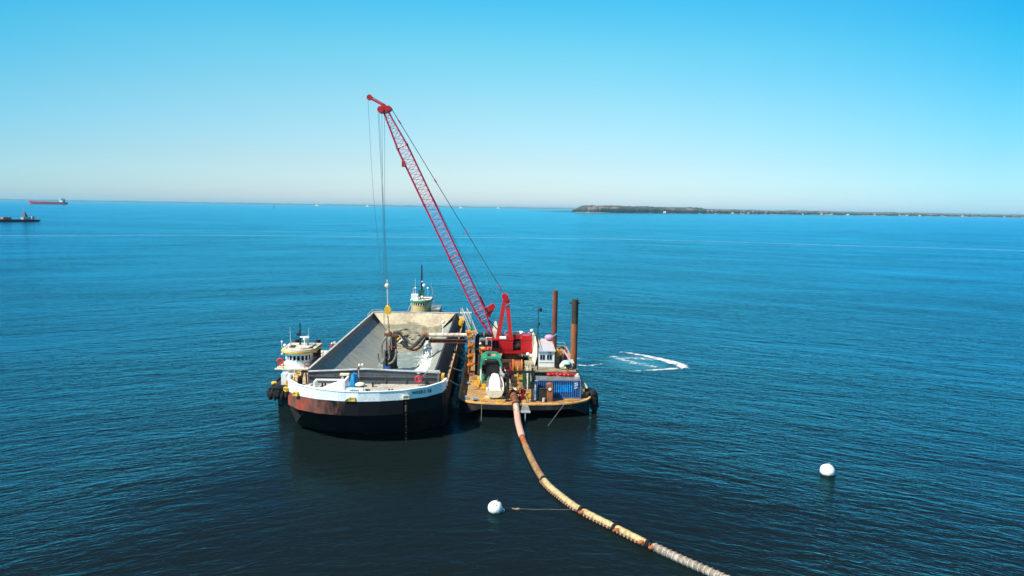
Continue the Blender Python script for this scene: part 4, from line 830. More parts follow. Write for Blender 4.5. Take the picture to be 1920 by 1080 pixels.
# ------------------------------------------------------------------ orange tower and its pipework
tw=thing('pipe_tower',(-3.3,108.9,1.97),'orange clamped riser tower at the barge port edge, holding the discharge arm','tower')
c=MB()
for dx in (-.28,.28):
    for dy in (-.28,.28): c.bar((-3.35+dx,108.9+dy,1.97 if (dx<0 and dy<0) else 3.6),(-3.35+dx,108.9+dy,8.0),.15)
for k in range(5): 
    z=3.7+1.05*k
    c.bar((-3.63,108.6,z),(-3.07,108.6,z+1.0),.08); c.bar((-3.07,108.55,z+1.0),(-3.63,108.55,z),.08)
c.build('frame','orange',tw)
c=MB()
for z in (3.6,5.0,6.6,8.0): c.box((-3.35,108.9,z),(1.0,1.0,.24)); c.box((-3.35,108.36,z+.25),(.5,.1,.35))
c.box((-3.3,108.9,8.75),(1.6,1.1,.3)); c.build('clamp_plate','yellow' if False else 'orange',tw)
c=MB(); c.cyl((-3.6,108.6,1.97),(-3.6,108.6,3.6),.14); c.b2((-4.1,108.2,1.97),(-3.0,109.3,2.12)); c.build('foot','rust_orange',tw)
c=MB(); c.cyl((-3.3,109.0,8.9),(-3.3,109.0,10.9),.08,.05,6); c.add([(-3.5,109,8.9),(-2.8,109,8.9),(-3.3,109,10.1),(-3.3,109.05,10.1)],[(0,1,2),(1,3,0)]); c.build('green_mast','green',tw)
rp=thing('riser_pipe',(-2.3,109.3,1.97),'dark grey riser pipe beside the orange tower, with a horizontal run towards the crane','pipe')
c=MB(); c.tube(catmull([(-2.35,109.4,2.0),(-2.35,109.4,5),(-2.35,109.4,7.6),(-2.0,109.4,8.15),(-1.0,109.4,8.2),(-.1,109.4,8.2)],6),.34,14); c.build('pipe','dark',rp)
c=MB(); 
for z in (3.6,6.0): c.cyl((-2.35,109.4,z),(-2.35,109.4,z+.15),.45,.45,14)
c.cyl((-1.4,109.4,8.18),(-1.25,109.4,8.18),.45,.45,14); c.build('flange','grey',rp)
c=MB(); c.tube([(-2.0,109.2,5.6),(-2.0,108.9,4.4),(-2.1,108.8,2.2)],.2,10); c.build('side_hose','hose',rp)
# ------------------------------------------------------------------ deck machinery of the crane barge
# green canopied power pack
gp=thing('power_pack',(-.2,102,1.97),'diesel power pack under a green arched canopy with a big black radiator','power pack')
def arch(x0,x1,z0,zt,y0,y1,th,mb):
    P=[]; xm=(x0+x1)/2
    prof_=[(x0,z0),(x0+.03,z0+.7),(x0+.35,zt-.28),(x0+.8,zt),(x1-.8,zt),(x1-.35,zt-.28),(x1-.03,z0+.7),(x1,z0)]
    inn_=[(xm+(x-xm)*(1-th/1.5),z-(th if 0<i<7 else 0)) for i,(x,z) in enumerate(prof_)]
    for (a,b),(c_,d_),(e,f_),(g_,h_) in zip(prof_,prof_[1:],inn_,inn_[1:]):
        mb.add([(a,y0,b),(c_,y0,d_),(g_,y0,h_),(e,y0,f_),(a,y1,b),(c_,y1,d_),(g_,y1,h_),(e,y1,f_)],[(0,1,2,3),(4,7,6,5),(0,4,5,1),(3,2,6,7),(0,3,7,4),(1,5,6,2)])
c=MB(); arch(-1.75,1.4,4.9,6.55,100.6,101.3,.22,c); arch(-1.75,1.4,4.9,6.55,104.2,104.8,.22,c)
c.b2((-1.6,101.3,6.15),(-.75,104.2,6.3)); c.b2((.5,101.3,6.15),(1.25,104.2,6.3)); c.b2((-.75,100.9,6.0),(.6,101.1,6.2)); c.build('canopy','green',gp)
c=MB(); c.b2((-1.75,100.7,2.3),(-1.55,100.95,4.9)); c.b2((-1.72,104.4,2.3),(-1.55,104.6,4.9)); c.build('post','white_clean',gp)
c=MB(); c.b2((1.2,100.7,2.0),(1.38,100.9,4.9)); c.b2((1.2,104.4,2.0),(1.38,104.6,4.9)); c.bar((1.3,100.75,4.3),(.95,100.7,2.4),.1); c.build('rear_post','lightgrey',gp)
c=MB(); c.b2((-1.0,101.0,3.0),(1.0,101.25,6.0)); c.b2((-1.0,101.25,3.0),(1.0,104.4,5.2))
for k in range(12): c.b2((-.95,100.97,3.1+.24*k),(.95,101.0,3.16+.24*k))
c.build('radiator','dark',gp)
c=MB(); c.b2((-1.05,100.95,5.75),(1.05,101.3,6.03)); c.build('header_tank','rust',gp)
c=MB(); c.b2((-2.1,100.3,2.05),(1.3,105,2.3)); c.b2((-2.1,100.2,2.3),(-1.85,101.6,3.5)); c.b2((-1.5,100.3,2.3),(-.6,100.5,2.75)); c.build('skid','yellow',gp)
c=MB(); c.b2((-1.5,100.6,2.3),(-1.0,103,3.4)); c.cyl((-1.3,100.5,3.6),(-1.3,102,3.6),.25,.25,10); c.build('engine','green',gp)
c=MB()
for k in range(7): c.tube(catmull([(1.1,100.7,5.2-.2*k),(1.45+.05*k,100.3,4.2),(1.2,100.4,3.0),(1.1,100.9,2.4)],5),.05,6)
c.build('cable_bundle','lightgrey',gp)
# skiff standing on deck, transom to the camera, bow away
sk=thing('work_skiff',(.4,99,1.97),'small white skiff chocked on the barge deck, square cream transom facing the bow','boat')
rings=[]
for y,wb,wt,zb,zt_ in ((94.9,.92,1.22,2.2,3.25),(96,.98,1.25,2.18,3.3),(98,.95,1.25,2.2,3.4),(100,.7,1.1,2.3,3.6),(101.6,.3,.65,2.6,3.9),(102.4,.03,.06,3.0,4.1)):
    rings.append([(.4-wt,y,zt_),(.4-wb,y,zb+.25),(.4-wb*.4,y,zb),(.4+wb*.4,y,zb),(.4+wb,y,zb+.25),(.4+wt,y,zt_)])
MB().loft(rings,closed=False,caps=False).build('hull','white_clean',sk)
MB().add([(-.82,94.88,3.25),(-.52,94.88,2.45),(.03,94.88,2.2),(.77,94.88,2.2),(1.32,94.88,2.45),(1.62,94.88,3.25),(-.82,94.98,3.25),(-.52,94.98,2.45),(.03,94.98,2.2),(.77,94.98,2.2),(1.32,94.98,2.45),(1.62,94.98,3.25)],[(0,1,2,3,4,5),(11,10,9,8,7,6),(0,5,11,6),(0,6,7,1),(4,10,11,5),(1,7,8,2),(2,8,9,3),(3,9,10,4)]).build('transom','cream',sk)
c=MB(); rg=[]
for y,w_,z in ((95.6,.85,2.9),(95.7,.85,3.35),(97,.83,3.8),(99,.8,4.0),(100.6,.6,4.15),(101.5,.35,4.15),(102.1,.08,4.12)):
    rg.append([(.4-w_,y,z-.35),(.4-w_*.8,y,z-.05),(.4,y,z+.05),(.4+w_*.8,y,z-.05),(.4+w_,y,z-.35)])
c.loft(rg,closed=False,caps=False); c.b2((-.45,95.55,2.45),(1.25,95.7,3.1)); c.build('foredeck_cover','white_clean',sk)
c=MB(); c.bar((.4,101.5,4.1),(.4,101.4,4.75),.14); c.b2((-.05,94.84,2.35),(.0,94.9,3.2)); c.b2((.38,94.85,2.25),(.41,94.9,3.2)); c.build('bow_post','cream',sk)
c=MB(); c.b2((-.9,95.6,1.97),(1.7,95.9,2.2)); c.b2((-.6,99.4,1.97),(1.4,99.7,2.25)); c.b2((-.8,95.0,2.9),(-.55,96.2,3.35)); c.b2((1.35,95.0,2.9),(1.6,96.2,3.35)); c.build('chock','cream',sk)
# goalpost frame over the pipe
gf=thing('portal_frame',(3.8,94.2,1.97),'black goalpost frame of two posts and a crossbar over the pipe at the barge bow','frame')
for x in (2.12,5.5): 
    c=MB(); c.b2((x-.22,94.0,1.97),(x+.0,94.4,6.3+(.25 if x>4 else 0))); c.b2((x+.06,94.0,1.97),(x+.2,94.35,6.2)); c.b2((x-.35,93.9,1.97),(x+.35,94.5,2.03)); c.build('post','dark',gf)
c=MB(); c.b2((2.2,94.1,5.85),(5.4,94.4,6.1)); c.build('crossbar','dark',gf)
c=MB(); c.bar((2.2,96.8,2.0),(2.2,94.5,5.4),.14); c.bar((5.5,96.8,2.0),(5.5,94.5,5.4),.14); c.build('brace','dark',gf)
# discharge pipe on deck with ball joint and elbows
dp=thing('deck_pipe',(2.9,95,2),'discharge pipe on deck, green then rusty, passing over the barge bow','pipe')
MB().tube([(2.2,99.5,2.9),(2.45,97.0,2.95),(2.75,95.0,2.85)],.42,14).build('green_section',paint('pipe_green',(0.22,0.24,0.14),(0.15,0.08,0.04),0.4,1.4,0.6),dp)
MB().tube([(2.75,95.0,2.85),(3.05,93.4,2.55),(3.2,92.3,2.0)],.46,14).build('rusty_section','rust',dp)
c=MB()
for p,q in (((2.73,95.1,2.85),(2.77,94.9,2.84)),((3.0,93.7,2.62),(3.03,93.5,2.57)),((3.15,92.6,2.15),(3.19,92.4,2.05))): c.cyl(p,q,.58,.58,16)
c.build('flange','rust_orange',dp)
MB().tube([(3.2,92.3,2.0),(3.25,91.6,1.5),(3.3,91.0,1.2)],.43,12).build('cream_section',paint('pipe_cream',(0.55,0.47,0.34),(0.25,0.13,0.07),0.4,1.4,0.6),dp)
c=MB(); c.tube(catmull([(2.3,100.3,3.4),(2.6,99.0,2.6),(3.3,98.0,2.4),(3.5,96.8,2.4)],5),.3,10); c.build('elbow','cream',dp)
c=MB(); c.b2((2.9,96.0,1.97),(3.7,97.2,2.7)); c.b2((2.5,95.8,1.97),(2.9,96.4,2.3)); c.build('saddle','dark',dp)
# red valve set
rv=thing('valve_set',(4.0,95.6,1.97),'bright red valve set with handwheels between the goalposts','valve')
c=MB(); c.b2((3.6,95.0,1.97),(4.5,96.4,2.15)); c.cyl((4.0,95.2,2.1),(4.2,95.6,3.2),.28,.28,10); c.bar((3.8,95.0,2.3),(4.5,95.9,3.0),.3); c.box((4.25,95.4,2.9),(.5,.45,.5),.4); c.sphere((3.9,95.1,2.45),.32,10,7); c.build('body','red',rv)
c=MB(); c.torus((4.1,95.3,3.45),.34,.06,'z',16,6); c.torus((3.75,96.4,3.2),.34,.06,'y',16,6); c.bar((3.75,96.4,2.2),(3.75,96.4,3.2),.12); c.build('handwheel','rust_orange',rv)
c=MB(); c.box((3.35,94.6,2.4),(.55,.5,.7)); c.box((4.95,95.6,2.3),(.6,.5,.6)); c.build('junction_box','yellow',rv)
# boarding platform over the bow
bp_=thing('boarding_platform',(4.35,92.0,1.9),'small grey platform with a white step hung over the barge bow beside the pipe','platform')
c=MB(); c.add([(3.95,92.4,2.0),(4.75,92.4,2.0),(5.0,91.6,1.45),(3.75,91.6,1.45),(3.95,92.4,1.92),(4.75,92.4,1.92),(5.0,91.6,1.37),(3.75,91.6,1.37)],[(0,1,2,3),(7,6,5,4),(0,4,5,1),(2,6,7,3),(0,3,7,4),(1,5,6,2)]); c.build('plate','grey',bp_)
c=MB(); c.b2((3.75,91.3,1.2),(5.05,91.6,1.4)); c.cyl((4.4,91.4,-.6),(4.4,91.4,1.2),.07); c.build('step','lightgrey',bp_)
c=MB(); c.bar((3.8,91.6,1.45),(4.0,93.4,3.1),.05); c.bar((5.0,91.6,1.45),(4.2,95,3.2),.05); c.build('stay','dark',bp_)
# containers
def container(name,x0,y0,z0,Lx,W,Hh,mat,lab,detail=True):
    k=thing(name,(x0+Lx/2,y0+W/2,z0),lab,'container'); d=.05
    def corr(mb,pa,pb,nrm,z0_,z1_):
        pa,pb=Vector(pa),Vector(pb); Lh=(pb-pa).length; n=max(4,int(Lh/.28)); vs=[]; 
        u=(pb-pa)/Lh; prof_=[]
        for i in range(n):
            s=i*Lh/n; e=Lh/n; prof_+= [(s,0),(s+e*.3,0),(s+e*.45,-d),(s+e*.75,-d),(s+e*.9,0)]
        prof_.append((Lh,0))
        for s,o_ in prof_:
            p=pa+u*s+Vector(nrm)*o_; vs+= [(p.x,p.y,z0_),(p.x,p.y,z1_)]
        mb.add(vs,[(2*i,2*i+2,2*i+3,2*i+1) for i in range(len(prof_)-1)])
    b=MB(); corr(b,(x0+.1,y0+.03,0),(x0+Lx-.1,y0+.03,0),(0,-1,0),z0+.15,z0+Hh-.12); corr(b,(x0+.1,y0+W-.03,0),(x0+Lx-.1,y0+W-.03,0),(0,1,0),z0+.15,z0+Hh-.12)
    corr(b,(x0+.03,y0+.1,0),(x0+.03,y0+W-.1,0),(-1,0,0),z0+.15,z0+Hh-.12); corr(b,(x0+Lx-.03,y0+.1,0),(x0+Lx-.03,y0+W-.1,0),(1,0,0),z0+.15,z0+Hh-.12)
    b.b2((x0+.08,y0+.08,z0+.1),(x0+Lx-.08,y0+W-.08,z0+Hh-.14)); b.build('wall',mat,k)
    f=MB()
    for x in (x0,x0+Lx-.14):
        for y in (y0,y0+W-.14): f.b2((x,y,z0),(x+.14,y+.14,z0+Hh))
    for y in (y0+.005,y0+W-.125):
        f.b2((x0+.14,y,z0+.01),(x0+Lx-.14,y+.12,z0+.16)); f.b2((x0+.14,y,z0+Hh-.13),(x0+Lx-.14,y+.12,z0+Hh-.01))
    for x in (x0+.005,x0+Lx-.125): f.b2((x,y0+.14,z0+.01),(x+.12,y0+W-.14,z0+.16)); f.b2((x,y0+.14,z0+Hh-.13),(x+.12,y0+W-.14,z0+Hh-.01))
    f.build('frame',mat if not detail else 'container_frame',k)
    r=MB(); r.b2((x0+.12,y0+.12,z0+Hh-.08),(x0+Lx-.12,y0+W-.12,z0+Hh-.03)); r.build('roof','grey',k); return k
M['container_frame']=paint('container_frame',(0.10,0.17,0.30),(0.25,0.22,0.2),0.35,1.5,0.5)
M['cont_blue']=rib_paint('container_blue',(0.03,0.12,0.36),(0.01,0.30,0.78),(-.55,1.95,.95,1.95))
M['cont_green']=rib_paint('container_green',(0.008,0.10,0.055),(0.008,0.10,0.055),(9,9.1,9,9.1))
bc=container('shipping_container',6.05,95.6,1.97,6.06,2.44,2.59,'cont_blue','blue corrugated shipping container with a brighter blue panel, front right of the barge')
c=MB()
for (x,w_,z) in ((11.25,.12,4.0),(11.25,.12,3.7),(11.25,.12,3.35),(11.5,.1,4.05),(11.5,.1,3.45),(11.5,.14,3.8)): c.b2((x,95.56,z),(x+w_,95.585,z+.22))
c.build('white_marking','white_clean',bc)
c=MB(); c.b2((12.12,95.9,2.2),(12.16,97.8,4.35)); 
for y in (96.2,96.7,97.1,97.6): c.bar((12.2,y,2.1),(12.2,y,4.5),.05)
c.build('door','container_frame',bc)
gc=container('shipping_container',5.95,100.4,1.97,6.06,2.44,2.59,'cont_green','dark green corrugated container behind the blue one, carrying the white deckhouse')
c=MB(); c.b2((8.3,100.2,2.7),(9.2,100.34,4.3)); c.build('window','dark',gc)
c=MB(); c.b2((9.2,100.2,2.9),(9.42,100.34,4.45)); c.b2((10.75,100.2,2.9),(10.9,100.34,4.45)); c.b2((5.0,100.6,1.97),(5.15,100.8,4.4)); c.build('white_post','white_clean',gc)
gl=MB(); gl.b2((4.4,100.6,2.0),(4.9,102.0,4.3)); gl.b2((5.2,100.7,2.0),(5.5,102,4.3)); tag(gl.build('locker_cabinet','dgreen',None,(4.8,101,1.97)),'tall dark green cabinets left of the green container','cabinet')
# platform over the containers and the white deckhouse
M['dk_plat']=paint('platform_boards',(0.30,0.26,0.16),(0.15,0.12,0.07),0.4,1,0.8)
pf=thing('upper_platform',(9,106,1.97),'weathered platform level with the green container roof, carrying the deckhouse','platform')
c=MB(); c.b2((5.6,100.2,4.58),(12.0,111.8,4.70)); c.build('deck','dk_plat',pf)
for x in (6.0,11.6):
    for y in (104.5,108,111.5): MB().b2((x,y,1.97),(x+.2,y+.2,4.58)).build('post','dark',pf)
dh=thing('deckhouse',(7.9,105,4.7),'white boxy deckhouse with four small windows on top of the green container','cabin')
c=MB(); c.b2((6.75,103.0,4.72),(9.05,110.6,7.0)); c.build('wall','white_clean',dh)
c=MB(); c.add([(6.6,102.8,7.0),(9.2,102.8,7.0),(9.2,110.8,7.35),(6.6,110.8,7.35),(6.6,102.8,7.12),(9.2,102.8,7.12),(9.2,110.8,7.47),(6.6,110.8,7.47)],[(0,3,2,1),(4,5,6,7),(0,1,5,4),(1,2,6,5),(2,3,7,6),(3,0,4,7)])
c.build('roof',paint('tarp_roof',(0.46,0.54,0.62),(0.62,0.42,0.28),0.45,.45,.5),dh)
for x in (6.95,7.35,7.95,8.35):
    c=MB(); c.b2((x,102.93,5.85),(x+.27,102.99,6.5)); w_=c.build('window','glass',dh)
    c=MB(); 
    c.b2((x-.04,102.95,5.79),(x+.31,102.985,5.84)); c.b2((x-.04,102.95,6.51),(x+.31,102.985,6.56)); c.build('frame','lightgrey',w_)
c=MB(); c.b2((8.1,102.85,6.65),(8.6,102.98,6.95)); c.b2((6.85,102.96,5.35),(8.95,102.99,5.4)); c.build('vent_grille','grey',dh)
c=MB(); c.b2((6.70,104.2,4.75),(6.745,105.0,6.6)); c.build('door','lightgrey',dh)
c=MB(); c.add([(6.2,103.4,4.7),(6.2,110.6,4.7),(6.73,110.6,7.9),(6.73,103.4,6.9),(6.1,103.4,4.7),(6.1,110.6,4.7),(6.6,110.6,7.9),(6.6,103.4,6.9)],[(0,1,2,3),(7,6,5,4),(0,3,7,4),(3,2,6,7),(1,5,6,2),(0,4,5,1)]); c.build('side_tarp',paint('tarp_white',(.78,.73,.62),(.6,.55,.42),.3,.8,.7),dh)
# gear on and round the deckhouse roof
pb=thing('pink_float',(9.0,109.3,7.4),'faded pink mooring buoy lying on the deckhouse roof','buoy')
c=MB(); c.sphere((8.75,109.3,7.95),.55,14,9,(1.35,1,.8)); c.build('float','pink',pb); MB().cyl((9.4,109.3,8.1),(9.9,109.3,8.5),.1).build('eye','bright_blue',pb)
for i,(x,y,z0,z,lb) in enumerate([(6.15,111.9,2.5,8.5,'round white floodlight on a pole left of the deckhouse roof'),(11.45,110.3,4.7,5.45,'round white radar dome right of the deckhouse near the starboard edge'),(5.45,109.0,2.2,5.35,'round white lamp below the crane counterweight, left one of a close pair'),(5.95,109.0,2.2,5.1,'round white lamp below the crane counterweight, right one of a close pair'),(-1.9,111.0,2.2,6.5,'small white lamp standing left of the crane cab')]):
    g=thing('lamp',(x,y,z0),lb,'lamp','round white lamps on the barge'); MB().sphere((x,y,z),.28 if i<4 else .2,12,8).build('globe','white_clean',g); MB().cyl((x,y,z0 if z0>4 or i!=1 else 4.7),(x,y,z-.2),.06,.05,6).build('pole','dark',g)
ms=thing('antenna_mast',(6.5,101.0,4.7),'thin black antenna mast in front of the deckhouse','mast')
c=MB(); c.cyl((6.5,101,4.7),(6.42,101,13.6),.08,.05,8); c.build('pole','dark',ms)
c=MB(); c.bar((5.8,101,13.75),(6.8,101,13.7),.06); c.sphere((6.75,101,13.4),.22,8,6,(1,.6,1.3)); c.sphere((6.7,101,9.2),.14,8,6); c.box((6.62,101,11.4),(.16,.16,.4)); c.build('sensor','dark',ms)
c=MB(); c.rail([(6.7,102.9,7.1),(6.7,110.7,7.4),(9.1,110.7,7.4)],.9,.03,2.0); c.build('roof_rail','dark',dh)
# compressor, tank and odds on the upper platform
cm=thing('compressor',(10.5,101.9,4.7),'rounded white and teal compressor on the upper platform, right of the deckhouse','compressor')
c=MB(); c.sphere((10.15,101.6,5.2),.55,12,8,(.9,.8,.85),False,.04); c.sphere((10.4,101.6,4.95),.42,10,7,(1.5,1,.6),False,.04); c.sphere((11.3,101.6,4.95),.3,10,7,(1.1,1,.7),False,.04); c.build('drum','cream',cm)
c=MB(); c.sphere((10.65,101.8,5.5),.75,14,8,(1,1,.65),True); c.build('hood','teal',cm)
c=MB(); c.b2((10.6,101.2,5.0),(11.4,102.6,5.45)); c.b2((10.2,101.3,4.7),(11.4,102.5,4.8)); c.build('base','dark',cm)
c=MB(); c.add([(11.0,102,5.4),(11.9,102.3,5.4),(11.8,103.4,5.7),(11.0,103.2,5.7),(11.0,102,5.5),(11.9,102.3,5.5),(11.8,103.4,5.8),(11.0,103.2,5.8)],[(0,1,2,3),(4,7,6,5),(0,4,5,1),(1,5,6,2),(2,6,7,3),(3,7,4,0)]); c.build('lid','lightgrey',cm)
bt=thing('black_tank',(9.6,102.6,4.7),'squat black tank against the right wall of the deckhouse','tank')
c=MB(); c.cyl((9.65,102.4,4.7),(9.65,102.4,6.35),.5,.5,16); c.build('shell','rubber',bt); c=MB(); c.cyl((9.65,102.4,6.35),(9.65,102.4,6.55),.3,.25,10); c.build('cap','dark',bt)
g=MB(); g.sphere((9.55,107,6.3),.5,10,7,(1.5,1,.7),False,.12); g.box((9.9,107,6.0),(.9,.9,.6),.3); g.cyl((9.8,107,4.7),(9.8,107,6.0),.5,.5,10); tag(g.build('orange_float','orange',None,(9.7,107,4.7)),'orange gear bundle on a stand behind the black tank','gear')
g=MB(); g.torus((10.6,109,6.0),.5,.2,'y',14,7); g.cyl((10.6,109.2,4.7),(10.6,109.2,5.6),.3,.3,10); tag(g.build('green_reel','dgreen',None,(10.6,109,4.7)),'dark green reel at the foot of the far spud','reel')
g=MB(); g.bar((10.75,107.3,6.4),(11.7,105.5,5.1),.16); g.b2((10.6,107.2,4.7),(10.8,107.4,6.4)); tag(g.build('grey_boom_arm','lightgrey',None,(11,106.5,4.7)),'pale grey slanting arm near the starboard edge behind the compressor','arm')
g=MB(); g.b2((10.9,107.6,4.7),(11.4,108.2,6.2)); g.cyl((11.15,107.9,6.2),(11.15,107.9,6.5),.1); tag(g.build('pump_cabinet','jacket',None,(11.1,107.9,4.7)),'small red cabinet between the orange bundle and the white dome','cabinet')
# red raft-like covers on the blue container
g=MB()
for k in range(7): g.sphere((8.0+.55*k,98.2+.2*math.sin(k),4.75),.42,10,6,(1.15,1.0,.5),False,.06)
g.build('x','red',None,(9.5,98.2,4.56)); x_=bpy.data.objects['x']; x_.name='hose_bundle'; x_.data.name='hose_bundle'; tag(x_,'bright red rolled hose lying on the blue container roof','hose')
g=MB(); g.b2((9.9,98.0,4.57),(11.0,98.9,4.95)); g.b2((10.4,98.1,4.95),(10.7,98.5,5.4)); tag(g.build('rusty_box','rust_orange',None,(10.4,98.4,4.57)),'low rusty orange box right of the red hose on the container roof','box')
g=MB(); g.b2((11.4,96.2,4.57),(12.0,97.4,4.9)); g.sphere((11.8,97.2,4.95),.25,8,6); tag(g.build('grey_bundle','lightgrey',None,(11.7,96.8,4.57)),'small pale bundle on the right corner of the container roof','bundle')
# orange engine unit and blue drums
eu=thing('engine_unit',(7.2,94.6,1.97),'rusty orange engine unit with a dark fuel tank, before the blue container','engine')
c=MB(); c.b2((7.35,94.1,1.97),(8.15,95.0,4.3)); c.sphere((7.75,94.55,4.3),.42,12,6,(1,1,.5),True); c.build('housing','rust_orange',eu)
c=MB(); c.cyl((7.75,94.02,3.7),(7.75,94.1,3.7),.22,.22,14); c.build('gauge','white_clean',eu)
c=MB(); c.cyl((7.72,94.04,3.7),(7.72,94.11,3.7),.3,.3,14); c.b2((6.3,94.1,1.97),(7.3,95.2,3.65)); c.b2((6.25,94.05,3.65),(7.35,95.25,3.72)); c.build('fuel_tank',paint('olive_black',(0.035,0.035,0.025),(0.07,0.06,0.04),.3,1,.5),eu)
c=MB(); c.cyl((6.95,93.9,2.0),(6.95,93.9,2.5),.2,.2,10); c.build('filter','lightgrey',eu)
bd=MB()
for z in (2.0,2.9,3.75): bd.cyl((5.95,95.1,z),(5.95,95.1,z+.8),.3,.3,14); bd.torus((5.95,95.1,z+.4),.31,.03,'z',14,5)
tag(bd.build('drum_stack',paint('drum_blue',(0.12,0.28,0.55),(0.6,0.65,0.7),.4,1.2,.5),None,(5.95,95.1,1.97)),'stack of pale blue drums next to the right goalpost','drums')
vt=thing('gooseneck_vent',(12.9,97.2,1.97),'yellow gooseneck vent pipe at the starboard bow corner of the barge','vent')
MB().tube(catmull([(12.45,97.4,2.2),(12.4,97.4,3.2),(12.7,97.1,3.6),(13.05,96.8,3.1)],6),.24,12).build('pipe','cream',vt); MB().cyl((13.05,96.8,2.2),(13.05,96.8,2.75),.15,.15,10).build('stub','orange',vt)
MB().cyl((13.05,96.8,2.75),(13.05,96.8,3.15),.3,.26,12).build('hood','dark',vt)
# middle deck machinery
wn=thing('deck_winch',(3.7,104.2,1.97),'rusty orange drum winch on a yellow base under the crane','winch')
c=MB(); c.cyl((3.2,104.2,4.4),(4.3,104.2,4.4),.95,.95,20); c.build('drum','rust_orange',wn)
c=MB(); 
for x in (3.05,4.35): c.cyl((x-.05,104.2,4.4),(x+.05,104.2,4.4),1.15,1.15,20)
c.build('flange','orange',wn)
c=MB(); c.b2((2.8,102.9,1.97),(4.9,105.2,3.3)); c.b2((3.2,102.7,3.3),(4.8,103.1,3.5)); c.b2((2.6,102.4,1.97),(4.6,102.9,2.4)); c.build('base','cream' if False else 'walk',wn)
c=MB(); c.b2((3.6,102.6,3.3),(3.78,102.75,4.9)); c.b2((3.7,102.6,2.9),(4.9,102.9,3.25)); c.build('yellow_post','yellow',wn)
pr=thing('hose_rack',(5.2,105,1.97),'pale rack stacked with white fittings and hoses, left of the deckhouse','rack')
c=MB()
for x in (4.8,5.9):
    for y in (103.2,105.8): c.b2((x,y,1.97),(x+.1,y+.1,5.0))
for z in (2.3,3.2,4.1,4.95): c.b2((4.8,103.2,z),(6.0,105.9,z+.07))
c.build('frame',paint('rack_green',(0.36,0.36,0.24),(0.2,0.18,0.1),.4,2,.6),pr)
c=MB()
for k in range(16): 
    x,y,z=random.uniform(4.9,5.8),random.uniform(103.1,103.6),random.choice((2.55,3.45,4.35)); c.sphere((x,y,z),random.uniform(.13,.25),8,6,(1,1,1.2),False,.1)
for k in range(4): c.tube(catmull([(4.9+.25*k,103.0,5.0),(5.0+.2*k,102.8,4.0),(4.8+.3*k,102.8,3.0),(5.0+.2*k,102.7,2.1)],5),.07,6)
c.build('fitting','cream',pr)
rm=thing('red_pump',(2.0,106,1.97),'red pump with white rimmed fittings, right of the green canopy','pump')
c=MB(); c.cyl((1.7,104.6,3.6),(2.9,104.6,3.9),.6,.5,14); c.b2((1.6,104.2,1.97),(2.9,105.6,3.4)); c.sphere((2.4,104.1,3.3),.5,12,8,(1.2,1,.8)); c.build('casing','red',rm)
c=MB(); c.torus((2.15,103.75,3.2),.36,.1,'y',16,6); c.cyl((1.8,103.9,3.9),(2.6,103.8,3.9),.12); c.build('fitting','white_clean',rm)
c=MB(); c.cyl((2.9,104.6,1.97),(2.75,104.6,4.9),.3,.25,12); c.build('strut','rust',rm)
yb=thing('hydraulic_unit',(-1.7,112,1.97),'bright yellow tank with orange frame between the riser pipe and the crane','tank')
c=MB(); c.b2((-2.3,111.9,4.5),(-1.25,113,5.6)); c.b2((-2.2,111.85,4.9),(-1.4,111.9,5.3)); c.build('tank','yellow',yb)
c=MB(); c.b2((-1.25,112.0,4.5),(-.5,113,5.5)); c.cyl((-.7,111.7,3.2),(-.7,111.7,5.8),.32,.28,12); c.build('pump_body','orange',yb)
c=MB(); c.b2((-2.4,111.8,1.97),(-.4,113.2,4.45)); c.build('stand','rust',yb)
c=MB(); c.b2((-2.4,111.0,3.6),(-.6,111.7,3.9)); c.b2((-1.9,110.8,3.2),(-1.0,111.4,3.6)); c.build('tray','cream',yb)
mg=MB(); mg.b2((-2.5,117,2),(-.2,119,5.9)); mg.cyl((-2.0,116.9,6.0),(-.6,116.9,6.0),.35,.35,10); mg.b2((-2.6,116.8,5.5),(-.1,117.1,5.7)); tag(mg.build('generator_box','grey',None,(-1.3,118,1.97)),'weathered grey machinery box behind the yellow tank','generator')
for i,(x,z0,z1,r,lb) in enumerate([(2.4,1.97,7.5,.45,'upright white gas tank standing behind the gantry legs')]):
    g=thing('gas_tank',(x,118,z0),lb,'tank'); MB().cyl((x,118,z0),(x,118,z1-.3),r,r,16).build('shell','white_clean',g); MB().sphere((x,118,z1-.3),r,14,6,(1,1,.8),True).build('dome','white_clean',g)
g=thing('life_raft_canister',(4.2,118,1.97),'white barrel shaped life raft canister behind the crane engine house','canister'); MB().cyl((3.6,118,6.9),(4.9,118,6.9),.5,.5,16).sphere((3.6,118,6.9),.5,14,8,(.5,1,1)).sphere((4.9,118,6.9),.5,14,8,(.5,1,1)).build('shell','white_clean',g); MB().b2((3.6,117.6,1.97),(4.8,118.4,6.45)).build('cradle','grey',g)
g=MB(); g.add([(-.1,117.0,1.97),(1.0,117.0,1.97),(.6,117.3,9.1),(.3,117.3,9.1),(-.1,117.6,1.97),(1.0,117.6,1.97),(.6,117.4,9.1),(.3,117.4,9.1),(-.1,117,7.5),(1.0,117,7.5)],[(0,1,9,8),(8,9,2,3),(4,7,6,5),(3,2,6,7)]); g.b2((1.5,117.1,1.97),(1.8,117.5,7.0))
tag(g.build('pilot_tower','cream',None,(.5,117.3,1.97)),'narrow cream tapered tower seen between boom foot and gantry','tower')
g=MB()
for x,y,z in ((5.2,118,6.6),(6.0,118,6.6),(6.8,118,6.6)): g.box((x,y,z),(.7,1,.6)); g.cyl((x,y,z+.3),(x,y,z+.55),.15)
g.b2((4.9,117.5,1.97),(7.2,118.5,6.3)); tag(g.build('stern_house','cream',None,(6,118,1.97)),'low cream equipment house at the barge stern behind the counterweight','cabin')
